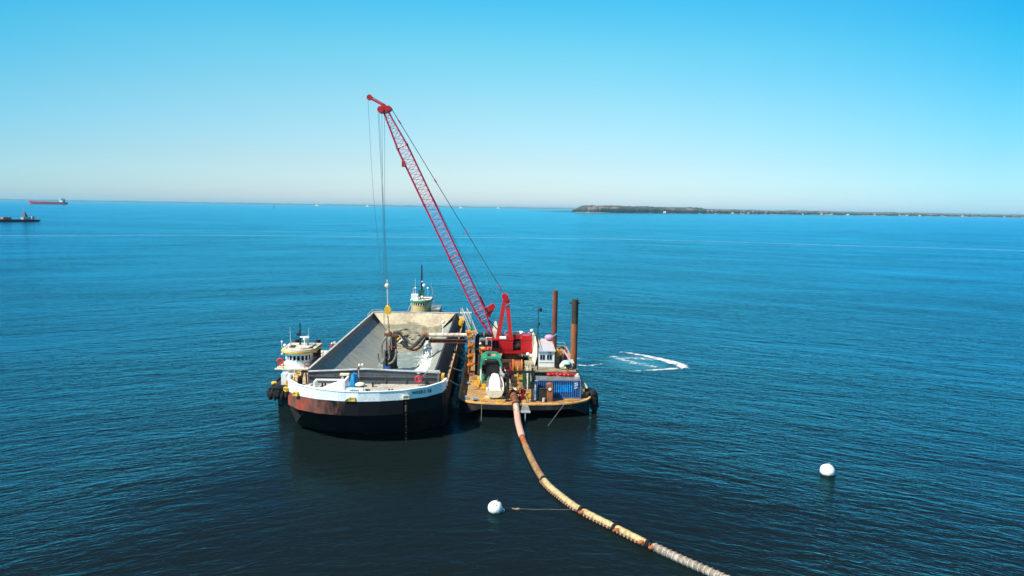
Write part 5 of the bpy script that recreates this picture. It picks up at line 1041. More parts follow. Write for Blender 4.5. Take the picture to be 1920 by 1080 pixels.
g=MB(); g.rail([(BX0+.2,120,1.97),(BX0+.2,131,1.97),(BX1-.3,131,1.97),(BX1-.3,112,1.97)],1.1,.03,2); tag(g.build('guard_rail','lightgrey',None,(5,128,1.97)),'thin grey guard rail round the stern deck of the barge','railing')
# gangway from scow stern down to the barge
gw=thing('gangway',(-5,140,5),'white latticed gangway sloping from the scow stern down to the barge','gangway')
A=Vector((-6.0,139.0,7.2)); B=Vector((-3.4,126.5,3.9)); sd_=Vector((.9,.15,0)); 
c=MB()
for o_ in (Vector((0,0,0)),sd_):
    for zz in (0,.95): c.bar(A+o_+Vector((0,0,zz)),B+o_+Vector((0,0,zz)),.1)
    for k in range(12): c.bar((A+o_).lerp(B+o_,k/12),(A+o_).lerp(B+o_,(k+1)/12)+Vector((0,0,.95)),.06); c.bar((A+o_).lerp(B+o_,k/12),(A+o_).lerp(B+o_,k/12)+Vector((0,0,.95)),.06)
c.build('truss','lightgrey',gw)
c=MB()
for k in range(30): p=A.lerp(B,k/30); c.bar(p,p+sd_,.12,.05)
c.build('tread','lightgrey',gw)
c=MB(); c.b2((-6.4,138.9,7.05),(-4.2,140.4,7.2)); c.build('landing','cream',gw)
c=MB(); c.b2((-3.7,125.6,1.97),(-2.5,126.6,3.9)); c.build('foot','grey',gw)
# worn paint patches are in the materials; timbers lying about the deck
g=MB()
for k in range(5): g.box((-3.2+.2*k,105.5+.5*k,2.05),(.2,2.4,.16),.08*k)
tag(g.build('deck_timbers','timber',None,(-3,106,1.97)),'loose timbers lying by the foot of the orange tower','timber')
# ------------------------------------------------------------------ port tug beside the scow
def tug_hull(t,cx,y0,y1,hb,zf,zd,mat='dark',bowdir=-1):
    """planform with a blunt bow towards y0, sheer rising to the bow"""
    def ring_(z_off,k,ext):
        L=y1-y0; pts=[]
        S=[(0,.0),(.35,.02),(.68,.07),(.9,.16),(1,.3),(1,.6),(.98,.85),(.85,.97),(.5,1.0)]
        for a,b in S: pts.append((cx+hb*k*a,y0+L*b-ext*(1-b),zd+(zf-zd)*(1-b)**2+z_off))
        for a,b in S[::-1][:-1]: pts.append((cx-hb*k*a,y0+L*b-ext*(1-b),zd+(zf-zd)*(1-b)**2+z_off))
        return pts
    mb=MB(); r1=ring_(0,1,0); r0=[(x,y+(.8*(1-(y-y0)/(y1-y0))),-.8) for x,y,z in ring_(0,.86,0)]
    mb.loft([r0,r1],True,False,False); mb.add(r1,[tuple(range(len(r1)))]); mb.build('hull',mat,t); return r1
TX=-27.95
tg=thing('tugboat',(TX,107,0),'black hulled tug with a rounded white wheelhouse and yellow edged roof, tied along the scow','tugboat')
r1=tug_hull(tg,TX,96.6,119,2.95,2.9,1.9)
c=MB(); P=[(x,y,z+.02) for x,y,z in r1]
for a,b in zip(P,P[1:]+P[:1]): c.bar(a,b,.16,.5)
c.build('bulwark','dark',tg)
c=MB()
for k in range(15):
    a=-1.5+k*.21; c.sphere((TX+2.8*math.sin(a),97.9-1.3*math.cos(a)+.3,1.6+.25*(k%2)),.34,10,7,(1,1,2.0),False,.12)
for k in range(4): c.torus((TX-3.05,100.5+2.2*k,1.6),.5,.2,'x',16,7)
c.build('bow_fender','rubber',tg)
c=MB(); c.b2((TX-2.5,97.6,2.5),(TX+2.5,118,2.56)); c.build('deck','dark',tg)
c=MB(); c.prism([(TX-2.3,103),(TX-1.9,101.2),(TX-.9,100.2),(TX+.9,100.2),(TX+1.9,101.2),(TX+2.3,103),(TX+2.3,113),(TX-2.3,113)],2.5,4.6); c.build('deckhouse','white',tg)
c=MB(); c.b2((TX-2.6,100.0,4.6),(TX+2.5,113.2,4.72)); c.build('boat_deck','cream',tg)
def pent(cx,cy,r,y1,z0,z1,n=10,k=1.0):
    pts=[(cx+r*k*math.cos(math.pi+math.pi*i/n),cy+r*.85*k*math.sin(math.pi+math.pi*i/n)) for i in range(n+1)]; return pts+[(cx+r*k,y1),(cx-r*k,y1)]
c=MB(); c.prism(pent(TX+.3,102.2,1.85,105.5,0,0),4.72,5.75,True); c.prism(pent(TX+.3,102.2,1.83,105.5,0,0),6.42,6.85,True); c.build('wheelhouse','white_clean',tg)
wh=MB(); wh.prism(pent(TX+.3,102.2,1.76,105.4,0,0),5.74,6.43,True); wh=wh.build('window_band','glass',tg)
c=MB(); pp=pent(TX+.3,102.2,1.84,105.5,0,0)
for (x,y) in pp[:-2:1]: c.bar((x,y,5.74),(x,y,6.43),.17)
c.build('mullion','white_clean',wh)
c=MB(); c.prism(pent(TX+.3,102.2,2.5,106,0,0,12),6.86,7.08,True); c.build('roof_edge','yellow',tg)
c=MB(); c.prism(pent(TX+.3,102.2,2.35,106,0,0,12),7.081,7.3,True); c.prism(pent(TX+.3,102.3,1.7,105,0,0,12),7.301,7.5,True); c.build('roof',paint('weathered_cream',(.66,.61,.50),(.42,.34,.24),.35,1.2,.6),tg)
c=MB(); c.cyl((TX+.1,103.5,7.4),(TX+.1,103.5,10.4),.14,.07,8); c.bar((TX-.3,103.5,8.9),(TX+.5,103.5,8.9),.08); c.box((TX-.15,103.5,9.0),(.45,.1,.4)); c.box((TX+.1,103.4,9.55),(.25,.2,.35)); c.cyl((TX+.1,103.5,10.4),(TX+.1,103.5,10.65),.1,.1,8); c.build('mast','dark',tg)
c=MB(); c.cyl((TX-1.1,103,7.4),(TX-1.2,103,10.1),.07,.03,6); c.cyl((TX+1.35,103.3,7.4),(TX+1.4,103.3,10.0),.07,.03,6); c.cyl((TX+1.2,103.3,7.4),(TX+1.2,103.3,8.9),.12,.12,8); c.build('antenna','lightgrey',tg)
c=MB(); c.box((TX+.9,102.9,8.75),(1.3,.18,.18)); c.cyl((TX+.9,102.9,8.3),(TX+.9,102.9,8.7),.2,.24,10); c.bar((TX+.9,102.9,7.4),(TX+.9,102.9,8.3),.14); c.build('radar','white_clean',tg)
c=MB(); c.sphere((TX-1.55,101.6,7.75),.24,10,7); c.sphere((TX-2.1,102,8.2),.16,8,6); c.cyl((TX-2.1,102,7.3),(TX-2.1,102,8.1),.04); c.sphere((TX+.75,101.2,7.5),.16,8,6); c.sphere((TX+2.2,101.2,6.7),.2,8,6); c.sphere((TX-1.85,101.2,6.6),.17,8,6); c.build('searchlight','white_clean',tg)
c=MB(); c.box((TX+2.1,102,7.4),(.35,.3,.25)); c.box((TX-.5,101.4,7.55),(.8,.3,.12)); c.torus((TX-.5,102,7.6),.35,.06,'z',12,5); c.build('horn','dark',tg)
c=MB(); c.torus((TX-2.35,101.8,5.4),.38,.12,'y',18,7); c.build('life_ring','life_ring',tg)
c=MB(); c.rail([(TX-2.4,103,4.72),(TX-2.4,100.3,4.72),(TX-1.4,100.1,4.72)],.9,.035,.8); c.rail([(TX+1.6,100.1,4.72),(TX+2.4,100.3,4.72),(TX+2.4,108,4.72)],.9,.035,.9); c.build('railing','rust',tg)
c=MB()
for k in range(6): c.b2((TX+.2,98.7+.25*k,2.6+.32*k),(TX+1.1,99.0+.25*k,2.68+.32*k))
c.bar((TX+.2,98.6,2.6),(TX+.2,100.2,4.7),.1); c.bar((TX+1.1,98.6,2.6),(TX+1.1,100.2,4.7),.1); c.build('stairs','yellow',tg)
c=MB(); c.b2((TX-1.3,98.6,2.5),(TX-.55,100.0,4.3)); c.build('bow_shelter','white_clean',tg)
c=MB(); c.sphere((TX-2.35,98.9,2.95),.36,10,7,(1.2,1,.7)); c.cyl((TX-.4,98.3,2.5),(TX-.4,98.3,3.5),.2,.2,10); c.cyl((TX+1.4,98.3,2.5),(TX+1.4,98.3,3.3),.22,.22,10); c.build('bitt','yellow',tg)
for x in (TX-1.6,TX+1.6): MB().cyl((x,108,4.7),(x,108,7.4),.4,.36,12).build('funnel','dark',tg)
person('person',TX+2.25,104.6,4.72,R(190),'dark haired person in maroon jacket beside the wheelhouse of the near tug','maroon',None,1.75)
# ------------------------------------------------------------------ stern tug behind the scow
UX=-15.6
st=thing('pusher_tug',(UX,160,0),'pusher tug behind the scow stern, with yellow wheelhouse, green roof edge and tall black mast','tugboat')
tug_hull(st,UX,149.5,176,4.2,4.4,2.2)
c=MB()
for k in range(6): c.cyl((UX-3+1.2*k,149.4,1.0),(UX-3+1.2*k,149.4,4.6),.45,.45,10)
c.build('push_knee','rubber',st)
c=MB(); c.b2((UX-2.6,154,2.6),(UX+2.8,170,4.29)); c.build('deckhouse','cream',st)
c=MB(); c.b2((UX-3.0,152.6,4.3),(UX+3.4,170,4.42)); c.build('boat_deck','grey',st)
c=MB(); c.prism(pent(UX-.15,156,2.05,159.5,0,0,12),4.42,6.4,True); c.prism(pent(UX-.15,156,2.03,159.5,0,0,12),6.85,7.1,True); c.build('wheelhouse',paint('tug_yellow',(0.62,0.47,0.20),(0.40,0.28,0.12),.25,1,.5),st)
wb=MB().prism(pent(UX-.15,156,1.97,159.4,0,0,12),6.39,6.86,True).build('window_band','glass',st)
c=MB()
for (x,y) in pent(UX-.15,156,2.04,159.5,0,0,12)[:-2]: c.bar((x,y,6.39),(x,y,6.86),.2)
c.build('mullion','cream',wb)
c=MB(); c.prism(pent(UX-.15,156,2.35,160,0,0,12),7.1,7.42,True); c.build('roof_edge','green',st)
c=MB(); c.prism(pent(UX-.15,156,2.25,160,0,0,12),7.421,7.6,True); c.build('roof','cream',st)
c=MB(); c.b2((UX-2.1,154.6,7.55),(UX-.65,156,8.75)); c.cyl((UX-.65,155.2,8.1),(UX-.5,155.2,8.1),.15); c.build('locker','white_clean',st)
c=MB(); c.cyl((UX,156.5,7.6),(UX,156.5,15.0),.24,.12,8); c.bar((UX-1.2,156.5,10.3),(UX+.9,156.5,10.3),.08); c.bar((UX-.4,156.5,12.3),(UX+.4,156.5,12.3),.08); c.build('mast','dark',st)
c=MB(); c.add([(UX-.75,156,9.5),(UX+.55,156,9.5),(UX+.3,156,7.6),(UX-.3,156,7.6),(UX-.75,157,9.5),(UX+.55,157,9.5),(UX+.3,157,7.6),(UX-.3,157,7.6)],[(0,1,2,3),(4,7,6,5),(0,4,5,1),(1,5,6,2),(2,6,7,3),(3,7,4,0)]); c.build('funnel','dgreen',st)
c=MB()
for p,r in (((UX-1.3,156,10.0),.22),((UX+.55,156,10.6),.36),((UX+1.4,156,10.0),.24),((UX+.3,154.5,8.2),.33),((UX+.1,156.3,11.4),.16)): c.sphere(p,r,10,7)
c.build('radar_dome','white_clean',st)
c=MB(); c.cyl((UX-1.3,156,7.6),(UX-1.3,156,12.0),.09,.04,6); c.cyl((UX+1.4,156,7.6),(UX+1.4,156,9.9),.05,.05,6); c.cyl((UX-1.75,156,8.6),(UX-1.75,156,10.0),.1,.1,6); c.cyl((UX+2.6,157,7.6),(UX+2.0,157,11.0),.07,.03,6); c.cyl((UX+2.7,157,6.6),(UX+2.3,157,9.4),.1,.05,6); c.build('antenna','lightgrey',st)
c=MB(); c.rail([(UX+2.4,154,4.42),(UX+4.1,154,4.42),(UX+4.1,160,4.42)],1.1,.05,.6,3); c.rail([(UX-3.9,153,4.42),(UX-2.4,153,4.42)],.9,.05,.6,3); c.b2((UX+2.3,155,4.42),(UX+4.0,157,5.5)); c.build('railing','grey',st)
c=MB(); c.b2((UX+2.3,154.9,5.5),(UX+4.0,157.1,5.62)); c.bar((UX-3.0,154,4.4),(UX-2.1,155,6.8),.1); c.build('raft_cover','lightgrey',st)
c=MB(); c.sphere((UX-4.0,152.8,4.6),.35,8,6); c.build('bow_light','life_ring',st)
# ------------------------------------------------------------------ floating pipeline
PL=[(3.3,91.0,1.35),(3.33,90.0,1.05),(3.42,88.0,.7),(3.85,82.3,.36),(4.67,74.9,.3),(5.6,69.6,.3),(7.1,65.6,.3),(8.35,63.1,.3),(10.75,59.75,.3),(13.1,56.5,.3),(15.25,53.8,.3),(17.5,51.2,.3),(20.5,47.6,.3),(24.5,43.5,.3)]
PC=catmull(PL,16)
cum=[0]
for a,b in zip(PC,PC[1:]): cum.append(cum[-1]+(b-a).length)
def atl(s):
    for i in range(len(cum)-1):
        if cum[i+1]>=s: t=(s-cum[i])/(cum[i+1]-cum[i]); return PC[i].lerp(PC[i+1],t),(PC[i+1]-PC[i]).normalized()
    return PC[-1],(PC[-1]-PC[-2]).normalized()
def sofy(y):
    return min(range(len(PC)),key=lambda i:abs(PC[i].y-y))
fp=thing('floating_pipeline',(3.3,91,0),'long floating discharge pipeline with pink, rust and cream sections curving to the lower right','pipeline')
def span(y0,y1): return cum[sofy(y0)],cum[sofy(y1)]
M['pipe_pink']=spud_mat('pipe_pink',[(.58,.12,.08),(.60,.36,.27),(.14,.08,.045)],0,0,2.6)
M['pipe_rust']=spud_mat('pipe_rust',[(.07,.035,.015),(.27,.14,.05),(.55,.40,.24)],0,0,2.6)
M['pipe_cream']=spud_mat('pipe_tan',[(.16,.10,.035),(.44,.34,.15),(.58,.49,.29)],0,0,2.6)
M['pipe_wht']=spud_mat('pipe_whitish',[(.05,.05,.04),(.20,.17,.13),(.62,.56,.46)],0,0,2.6)
secs=[(91.0,84.0,.42,'pipe_pink',0),(84.0,81.2,.33,'rust_orange',0),(81.2,70.6,.36,'pipe_rust',0),(70.4,63.3,.32,'pipe_cream',1),(62.9,59.7,.31,'pipe_cream',1),(59.5,56.7,.31,'pipe_cream',1),(56.2,44,.33,'pipe_wht',2)]
for (y0,y1,r,mt,bd_) in secs:
    s0,s1=span(y0,y1); n_=max(6,int((s1-s0)/.3)); pts_=[atl(s0+(s1-s0)*i/n_)[0] for i in range(n_+1)]
    rr=[r*(1 if 0<i<n_ else .8)*(1+.04*math.sin(i*1.9)) for i in range(n_+1)]
    se=MB().tube(pts_,rr,14).build('pipe_section',mt,fp)
    if bd_:
        c=MB(); s=s0+.3
        while s<s1-.3:
            p,d=atl(s)
            # lashing straps: full hoops on the last section, lower half hoops elsewhere
            c.torus((0,0,0),r+.02,.035,'z',18,5,Matrix.Translation(p)@d.to_track_quat('Z','Y').to_matrix().to_4x4())
            s+=.42 if bd_==1 else .48
        if bd_==1:
            c=MB(); pl_=[]
            for i in range(n_+1):
                p,d=atl(s0+(s1-s0)*i/n_); lf=Vector((d.y,-d.x,0)).normalized(); lf=lf if lf.x<0 else -lf; pl_.append(p+lf*r*.85-Vector((0,0,.12)))
            c.tube(pl_,.13,8)
        c.build('strap',paint('strap_pink',(.72,.50,.40),(.45,.22,.14),.3,3,.7) if bd_==2 else 'chain',se)
        if bd_==1:
            c=MB(); s=s0+.2
            while s<s1-.2:
                p,d=atl(s); u=Vector((d.y,-d.x,0)).normalized(); 
                q=p-Vector((-u.x,-u.y,0))*0; lf=Vector((-abs(d.y),d.x if d.y<0 else -d.x,0)).normalized()
                lf=Vector((d.y,-d.x,0)).normalized(); lf=lf if lf.x<0 else -lf
                c.box(p+lf*(r+.10)+Vector((0,0,-.06)),(.15,.14,.16),math.atan2(d.y,d.x)); s+=.42
            c.build('float_lug',paint('lug_pink',(.60,.30,.20),(.3,.1,.05),.4,3,.7),se)
            lab=None
c=MB()
for y in (70.5,63.1,56.45,59.6):
    p,d=atl(cum[sofy(y)]); 
    c.cyl(p-d*.12,p-d*.04,.40,.40,16); c.cyl(p+d*.04,p+d*.12,.40,.40,16); c.cyl(p-d*.35,p+d*.35,.26,.26,10)
c.build('coupling','dark',fp)
c=MB()
for y,off in ((62.75,-.32),(59.2,-.3),(56.9,-.3),(56.0,-.3),(72,.0)):
    p,d=atl(cum[sofy(y)]); lf=Vector((d.y,-d.x,0)).normalized(); lf=lf if lf.x<0 else -lf
    c.sphere(p+lf*abs(off)+Vector((0,0,.05)),.24,8,6,(1.6,.8,.8))
c.build('orange_float','rust_orange',fp)
# ------------------------------------------------------------------ buoys, float line, wake
def buoy(x,y,r,lab,rz):
    b=thing('mooring_buoy',(x,y,0),lab,'buoy','white mooring buoys')
    mb=MB(); mb.sphere((x,y,.52*r),r,26,18,(1,1,.94)); 
    vs=[]
    for v in mb.v:
        q=Vector(v)-Vector((x,y,.5*r)); k=1+.035*mnoise.noise(q*1.6+Vector((rz,0,0)))+.02*mnoise.noise(q*4); 
        if q.normalized().dot(Vector((.85,-.2,-.1+.3*rz)).normalized())>.78: k*=.95
        vs.append(tuple(Vector((x,y,.5*r))+q*k))
    mb.v=vs; mb.build('shell','buoy',b)
    c=MB(); c.torus((x+r*.93,y-.1,.25*r),.16,.05,'y',12,6); c.cyl((x+r*.8,y-.1,.25*r),(x+r*.9,y-.1,.25*r),.07); c.build('eye','lightgrey',b)
    c=MB(); a=Vector((.1,-.75,.75)).normalized(); p=Vector((x,y,.5*r))+a*r; c.cyl(p-a*.03,p+a*.02,.06,.06,8); a=Vector((.25,.1,.95)).normalized(); p=Vector((x,y,.5*r))+a*r*.95; c.torus(p,.13,.04,'x',12,5); c.build('plug','grey',b)
buoy(.47,63.4,.70,'white round mooring buoy near the pipeline, lower centre',0.0)
buoy(35.9,73.3,.78,'white round mooring buoy alone on open water at right',1.0)
c=MB(); P=[(2.15,64.0,.03),(2.5,63.93,.05),(3.2,63.95,.04),(4.2,63.88,.03),(5.2,63.93,.03),(6.3,63.87,.03),(7.7,63.85,.05)]
c.tube(catmull(P,6),.020,5); fl=c; ln=tag(fl.build('float_line','hose_grey',None,(4.5,63.9,0)),'thin floating rope leading from the small wooden float to the pipeline','rope')
c=MB(); c.sphere((2.55,63.93,.03),.12,8,6,(2.2,1,1)); c.cyl((2.0,64.03,.05),(2.3,63.96,.02),.06); tag(c.build('rope_float','timber',None,(2.55,63.93,0)),'small tan float at the left end of the thin rope near the centre buoy','float')
def foam_strip(mb,P,w0,w1,n,rmin,rmax):
    C_=catmull(P,8)
    for i in range(n):
        t=random.random(); k=t*(len(C_)-1.001); j=int(k); p=C_[j].lerp(C_[j+1],k-j); w_=w0+(w1-w0)*t
        o_=Vector((random.gauss(0,.45)*w_,random.gauss(0,.5)*w_,0)); r=random.uniform(rmin,rmax)*(1-.4*min(1,o_.length/(w_+.01)))
        if mnoise.noise(Vector((p.x+o_.x,p.y+o_.y,3))*.75)<-.28+.16*(1-t): continue
        mb.sphere((p.x+o_.x,p.y+o_.y,.0),r,8,5,(1.6,1.0,.28),True,.25)
mb=MB()
foam_strip(mb,[(30.5,132.2,0),(32.6,129.3,0),(34.0,125.2,0)],.5,1.0,160,.03,.13)
foam_strip(mb,[(29.0,123.0,0),(31.5,123.6,0),(33.6,124.2,0)],.3,.6,60,.03,.10)
foam_strip(mb,[(27.2,136.2,0),(30.5,132.2,0)],.4,.4,40,.03,.09)
tag(mb.build('wake_froth','foam',None,(32,128,0)),'bright broken froth along the outer curve of the wake right of the spuds','foam',kind='stuff')
froth('wake_foam',[([(23.6,138.2,0),(26.4,136.9,0),(29.6,133.6,0),(32.2,130.2,0),(34.2,125.4,0)],1.8,3.4,.30,.50),
 ([(22.4,121.0,0),(25.6,121.6,0),(29.6,122.7,0),(34.0,124.3,0)],1.4,2.4,.27,.42),
 ([(32.4,130.2,0),(34.2,126.6,0),(33.6,123.4,0)],2.6,2.4,.42,.42),
 ([(21.5,136,0),(24.5,130,0),(27.5,126,0),(30.5,123.5,0)],4.4,3.6,.30,.32),
 ([(23.0,131,0),(27.0,132,0),(31.0,129.5,0)],3.8,3.0,.31,.34),
 ([(14.2,131.4,0),(17,131,0),(20.4,130.6,0)],1.0,.9,.34,.24),
 ([(14.2,126.2,0),(17,125.2,0),(20.6,127.4,0)],1.1,1.2,.38,.30)],
 lacy('lacy_foam',(.85,.88,.88),.8,1.6,.72),(29,129,0),'lacy white curve of foam on the water right of the spuds')
froth('foam_line',[([(-900,470,0),(-374.8,556.9,0),(-276.9,605.4,0),(-105.9,636.1,0),(124.7,661.2,0),(264.2,615.8,0),(421.7,562.5,0),(800,440,0)],2.2,2.2,.42,.42)],
 lacy('lacy_line',(.50,.66,.72),.03,.35,.60),(0,640,0),'thin pale line of foam right across the far water',.08,60)
# ------------------------------------------------------------------ far ships and marks
def ring_hull(A,B,beam,zb,sheer):
    A,B=Vector((*A,0)),Vector((*B,0)); d=(B-A).normalized(); s=Vector((-d.y,d.x,0)); L_=(B-A).length; R0=[];R1=[]
    S=[(0,0),(.03,.45),(.08,.85),(.15,1),(.85,1),(.95,.85),(1,.6)]
    for t,w_ in S: R0.append(A+d*L_*(t*.97+.02)+s*beam/2*w_*.9+Vector((0,0,-1))); R1.append(A+d*L_*t+s*beam/2*w_+Vector((0,0,zb+(sheer if t<.1 else 0))))
    for t,w_ in S[::-1]: R0.append(A+d*L_*(t*.97+.02)-s*beam/2*w_*.9+Vector((0,0,-1))); R1.append(A+d*L_*t-s*beam/2*w_+Vector((0,0,zb+(sheer if t<.1 else 0))))
    return A,B,d,s,R0,R1
sh=thing('bulk_carrier',(-2720,4500,0),'long red hulled bulk carrier with a white bridge, far away near the left horizon','ship')
A,B,d,s,R0,R1=ring_hull((-2755,4380),(-2600,4545),32,15,5); 
A,B,d,s,R0,R1=ring_hull((-2830,4480),(-2612,4500),32,14,6)
mb=MB(); mb.loft([R0,R1]); mb.build('hull',paint('ship_maroon',(.32,.02,.07),(.18,.015,.06),.4,.03,.6),sh)
mb=MB(); q=[Vector(p) for p in R1[:3]]+[Vector(p) for p in R1[-3:]]; q0=[Vector(p) for p in R0[:3]]+[Vector(p) for p in R0[-3:]]
mb.loft([[p-d*.8+ (p-A).normalized()*.3 for p in q0],[p-d*.8 for p in q]],True,True); mb.build('bow','boom_red',sh)
mb=MB(); c0=A+d*(B-A).length*.86; mb.box((c0.x,c0.y,23),(20,26,20),math.atan2(d.y,d.x)); mb.box((c0.x,c0.y,35),(12,32,4),math.atan2(d.y,d.x)); mb.build('bridge_house','white_clean',sh)
mb=MB(); c1=A+d*(B-A).length*.93; mb.cyl((c1.x,c1.y,14),(c1.x,c1.y,32),4,3,10); mb.build('funnel','grey',sh)
tb_=thing('distant_tug_barge',(-580,900,0),'dark deck barge with a blue tower, far off at the left edge of the picture','barge')
mb=MB(); A,B=Vector((-640,850,0)),Vector((-580,935,0)); d=(B-A).normalized(); s=Vector((-d.y,d.x,0)); mb.loft([[A-s*8+Vector((0,0,-1)),B-s*7-d*4+Vector((0,0,-1)),B+s*7-d*4+Vector((0,0,-1)),A+s*8+Vector((0,0,-1))],[A-s*9+Vector((0,0,4.2)),B-s*9+Vector((0,0,2.4)),B+s*9+Vector((0,0,2.4)),A+s*9+Vector((0,0,4.2))]]); mb.build('hull',paint('barge_slate',(.035,.04,.07),(.07,.05,.06),.4,.1,.7),tb_)
an=math.atan2(d.y,d.x)
mb=MB(); p=B-d*14; mb.box((p.x,p.y,4.2),(9,7,3.0),an); mb.box((p.x+4,p.y+7,4.6),(3,3,4),an); mb.build('deckhouse','lightgrey',tb_)
mb=MB(); p=B-d*16
mb.add([(p.x-2.8,p.y-3,6),(p.x+3.0,p.y-3,6),(p.x+3.0,p.y+3,6),(p.x-2.8,p.y+3,6),(p.x-.5,p.y,13),(p.x+1.0,p.y,13)],[(0,1,5,4),(1,2,5),(2,3,4,5),(3,0,4)]); mb.build('tower',paint('far_blue',(.004,.045,.13),None,.2,.5,.6),tb_)
mb=MB(); mb.cyl((p.x,p.y,12),(p.x,p.y,17),.3,.2,6); mb.build('mast','lightgrey',tb_)
mb=MB(); p=B-d*36; mb.box((p.x,p.y,4.2),(9,6,3.2),an); mb.build('deck_cargo',paint('pinkish',(.45,.22,.18),None,.3,.2,.7),tb_)
mb=MB()
for k in range(9): p=B-d*(48+6*k); mb.box((p.x,p.y,4.2),(4.5,6,1+random.random()),an)
mb.build('deck_gear','grey',tb_)
for (x,y,L_,lb) in ((-1697,9783,70,'tiny white vessel on the far horizon, left of the hoist lines'),(-450,9900,75,'tiny white vessel on the far horizon, right of the boom'),(60,10500,70,'tiny white vessel on the far horizon, left of the wooded point'),(-2330,9600,60,'tiny white vessel at far left of the horizon group')):
    b=thing('distant_vessel',(x,y,0),lb,'boat','white vessels on the horizon')
    MB().add([(x-L_/2,y-8,0),(x+L_*.35,y-8,0),(x+L_*.35,y+8,0),(x-L_/2,y+8,0),(x-L_*.55,y-10,9),(x+L_*.5,y-10,9),(x+L_*.5,y+10,9),(x-L_*.55,y+10,9)],[(0,1,5,4),(1,2,6,5),(2,3,7,6),(3,0,4,7),(4,5,6,7)]).build('hull','white_clean',b)
    MB().box((x-L_*.12,y,14),(L_*.4,12,10)).box((x-L_*.2,y,20),(L_*.15,8,6)).build('superstructure','white_clean',b)
b=thing('channel_mark',(-1318,4363,0),'small dark channel mark on the far water at left of centre','marker'); MB().cyl((-1318,4363,0),(-1318,4363,5),5,4,10).build('float','grey',b); MB().cyl((-1318,4363,5),(-1318,4363,14),1.6,.8,8).box((-1318,4363,13),(4,4,3)).build('tower','rust',b)
# ------------------------------------------------------------------ shores
def shore(name,P,depth,h,mat,kind='structure',amp=.3,n=60,cliff=.35):
    C_=catmull(P,n); mb=MB(); vs=[]; rows=[(0,0,-1),(0,.02,cliff),(.0,.12,.62),(0,.5,1.0),(0,1,.9)]
    for i,p in enumerate(C_):
        d=(C_[min(i+1,len(C_)-1)]-C_[max(i-1,0)]).normalized(); o_=Vector((-d.y,d.x,0)); 
        if o_.y<0: o_=-o_
        e=min(1,i/ (len(C_)*.03),(len(C_)-1-i)/(len(C_)*.01+1)); hh=h(i/len(C_))*max(.15,e)
        for _,b,c_ in rows:
            q=p+o_*depth*b; vs.append((q.x,q.y,hh*c_*(1+amp*fbm(q.x,q.y,0,.01)) if c_>0 else -1))
    k=len(rows); mb.add(vs,[(i*k+j,(i+1)*k+j,(i+1)*k+j+1,i*k+j+1) for i in range(len(C_)-1) for j in range(k-1)])
    return tag(mb.build(name,mat,None,(C_[0].x,C_[0].y,0)),kind=kind),C_
M['beach']=paint('beach_sand',(.42,.36,.27),(.26,.22,.15),.4,.01,.9,fine=False)
def wood_mat():
    m,n,l,b=newmat('far_wood'); t=n.new('ShaderNodeTexCoord'); a=n.new('ShaderNodeTexNoise'); a.inputs['Scale'].default_value=.011; a.inputs['Detail'].default_value=9; a.inputs['Roughness'].default_value=.75; l.new(t.outputs['Object'],a.inputs['Vector'])
    r=n.new('ShaderNodeValToRGB'); e=r.color_ramp.elements; e[0].position=.38; e[0].color=(.02,.055,.04,1); e[1].position=.60; e[1].color=(.24,.17,.16,1); k=e.new(.5); k.color=(.06,.07,.055,1)
    l.new(a.outputs[0],r.inputs[0]); l.new(r.outputs[0],b.inputs['Base Color']); b.inputs['Roughness'].default_value=.95; return m
M['wood']=wood_mat()
SH1=[(541,4960),(700,4930),(900,5050),(1300,5500),(2010,6300),(3200,7300),(5000,8500),(7300,9700),(9500,10800)]
s1,C1=shore('shoreline',[(x,y,0) for x,y in SH1],900,lambda t:12.0,'beach')
def woods(name,C_,dens,hfun,rfun,mat,lab,seed):
    random.seed(seed); mb=MB(); tot=len(C_)-1
    for k in range(dens):
        t=random.random()**1.25; i=int(t*tot); p=C_[i].lerp(C_[min(i+1,tot)],random.random()); d=(C_[min(i+1,tot)]-C_[max(i-1,0)]).normalized(); o_=Vector((-d.y,d.x,0)); o_=o_ if o_.y>0 else -o_
        bk=random.uniform(18,160); q=p+o_*bk; f=t; g=6.5+min(3.5,bk/60)
        top=hfun(f)*(1+.22*mnoise.noise(Vector((q.x*.004,q.y*.004,1)))+.10*mnoise.noise(Vector((q.x*.03,0,1))))*(.72+.28*min(1,bk/70))
        r=rfun(f)*random.uniform(.7,1.2)
        mb.sphere((q.x,q.y,g+(top-g)*.5),1,7,5,(r,r,(top-g)*.55+1),False,.14)
    return tag(mb.build(name,mat,None,(C_[0].x,C_[0].y,0)),lab,'woods',kind='stuff')
def h1(f): return 8+ (36*min(1,max(.15,f/.04))**.6 if f<.47 else 36-9*min(1,(f-.47)/.03))
woods('far_woods',C1,5200,h1,lambda f:13+14*f,'wood','dark wooded point and low tree line along the far right shore',5)
SH2=[(-16000,14500),(-11000,14800),(-6000,16000),(-1500,17500),(2500,19500),(6000,22000)]
s2,C2=shore('far_coast',[(x,y,0) for x,y in SH2],1500,lambda t:26,paint('far_land',(.05,.08,.10),(.08,.10,.11),.5,.002,.95,fine=False),amp=.5,n=40)
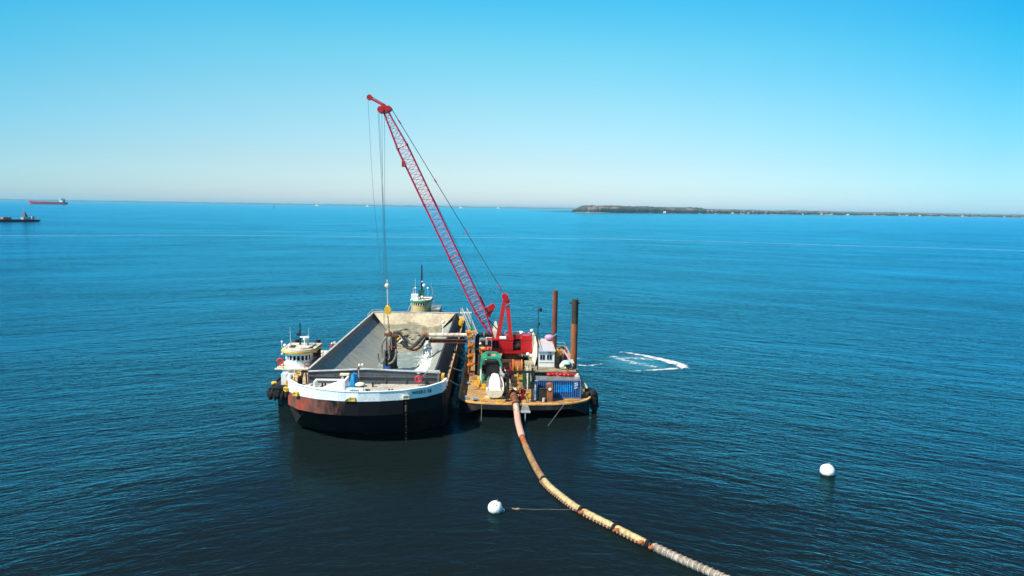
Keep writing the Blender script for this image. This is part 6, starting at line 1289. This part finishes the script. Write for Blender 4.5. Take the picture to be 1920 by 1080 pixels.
# houses along the shore
random.seed(11)
locs=[(1243,.06),(1371,.10),(1402,.13),(1505,.16),(1540,.2),(1560,.2),(1592,.25),(1645,.3),(1690,.33),(1705,.36),(1730,.4),(1770,.45),(1810,.5),(1838,.55),(1893,.6)]
cols=['white_clean','cream','lightgrey']
words=['white','cream','pale grey']
def shore_y(px):
    best=min(C1,key=lambda p:abs((960+F_PX*((p.x*math.cos(YAW)-p.y*math.sin(YAW))/(p.y)))-px)); return best
for i,(px,_) in enumerate(locs):
    p=shore_y(px); x,y=p.x+random.uniform(-10,10),p.y-6; w_,dp_,hh=random.uniform(12,26),12,random.uniform(5,8); ci=i%3
    g0=2.2
    b=thing('shore_house',(x,y,g0),'%s house number %d'%(words[ci],i),'house','houses on the far shore')
    b['label']='tiny %s house on the far right shore, %s along it from the wooded point'%(words[ci],['first','second','third','fourth','fifth','sixth','seventh','eighth','ninth','tenth','eleventh','twelfth','thirteenth','fourteenth','fifteenth','sixteenth'][i])
    MB().box((x,y,g0+hh/2),(w_,dp_,hh)).build('wall',cols[ci],b)
    MB().add([(x-w_/2-1,y-dp_/2-1,g0+hh),(x+w_/2+1,y-dp_/2-1,g0+hh),(x+w_/2+1,y+dp_/2+1,g0+hh),(x-w_/2-1,y+dp_/2+1,g0+hh),(x-w_/2,y,g0+hh+4),(x+w_/2,y,g0+hh+4)],[(0,1,5,4),(1,2,5),(2,3,4,5),(3,0,4),(0,3,2,1)]).build('roof','lightgrey' if i%2 else 'white_clean',b)
# ------------------------------------------------------------------ haze
HAZE=3.6e-5
if HAZE>0:
    m=bpy.data.materials.new('haze_air'); m.use_nodes=True; n=m.node_tree.nodes; n.remove(n['Principled BSDF']); v=n.new('ShaderNodeVolumePrincipled'); v.inputs['Density'].default_value=HAZE; v.inputs['Color'].default_value=(.42,.82,1.0,1); v.inputs['Anisotropy'].default_value=0.0
    m.node_tree.links.new(v.outputs[0],n['Material Output'].inputs['Volume']); m.cycles.homogeneous_volume=True if hasattr(m.cycles,'homogeneous_volume') else None
    mb=MB(); mb.b2((-60500,-3500,-2),(60500,60500,75)); ho=mb.build('haze',m); tag(ho,kind='stuff')
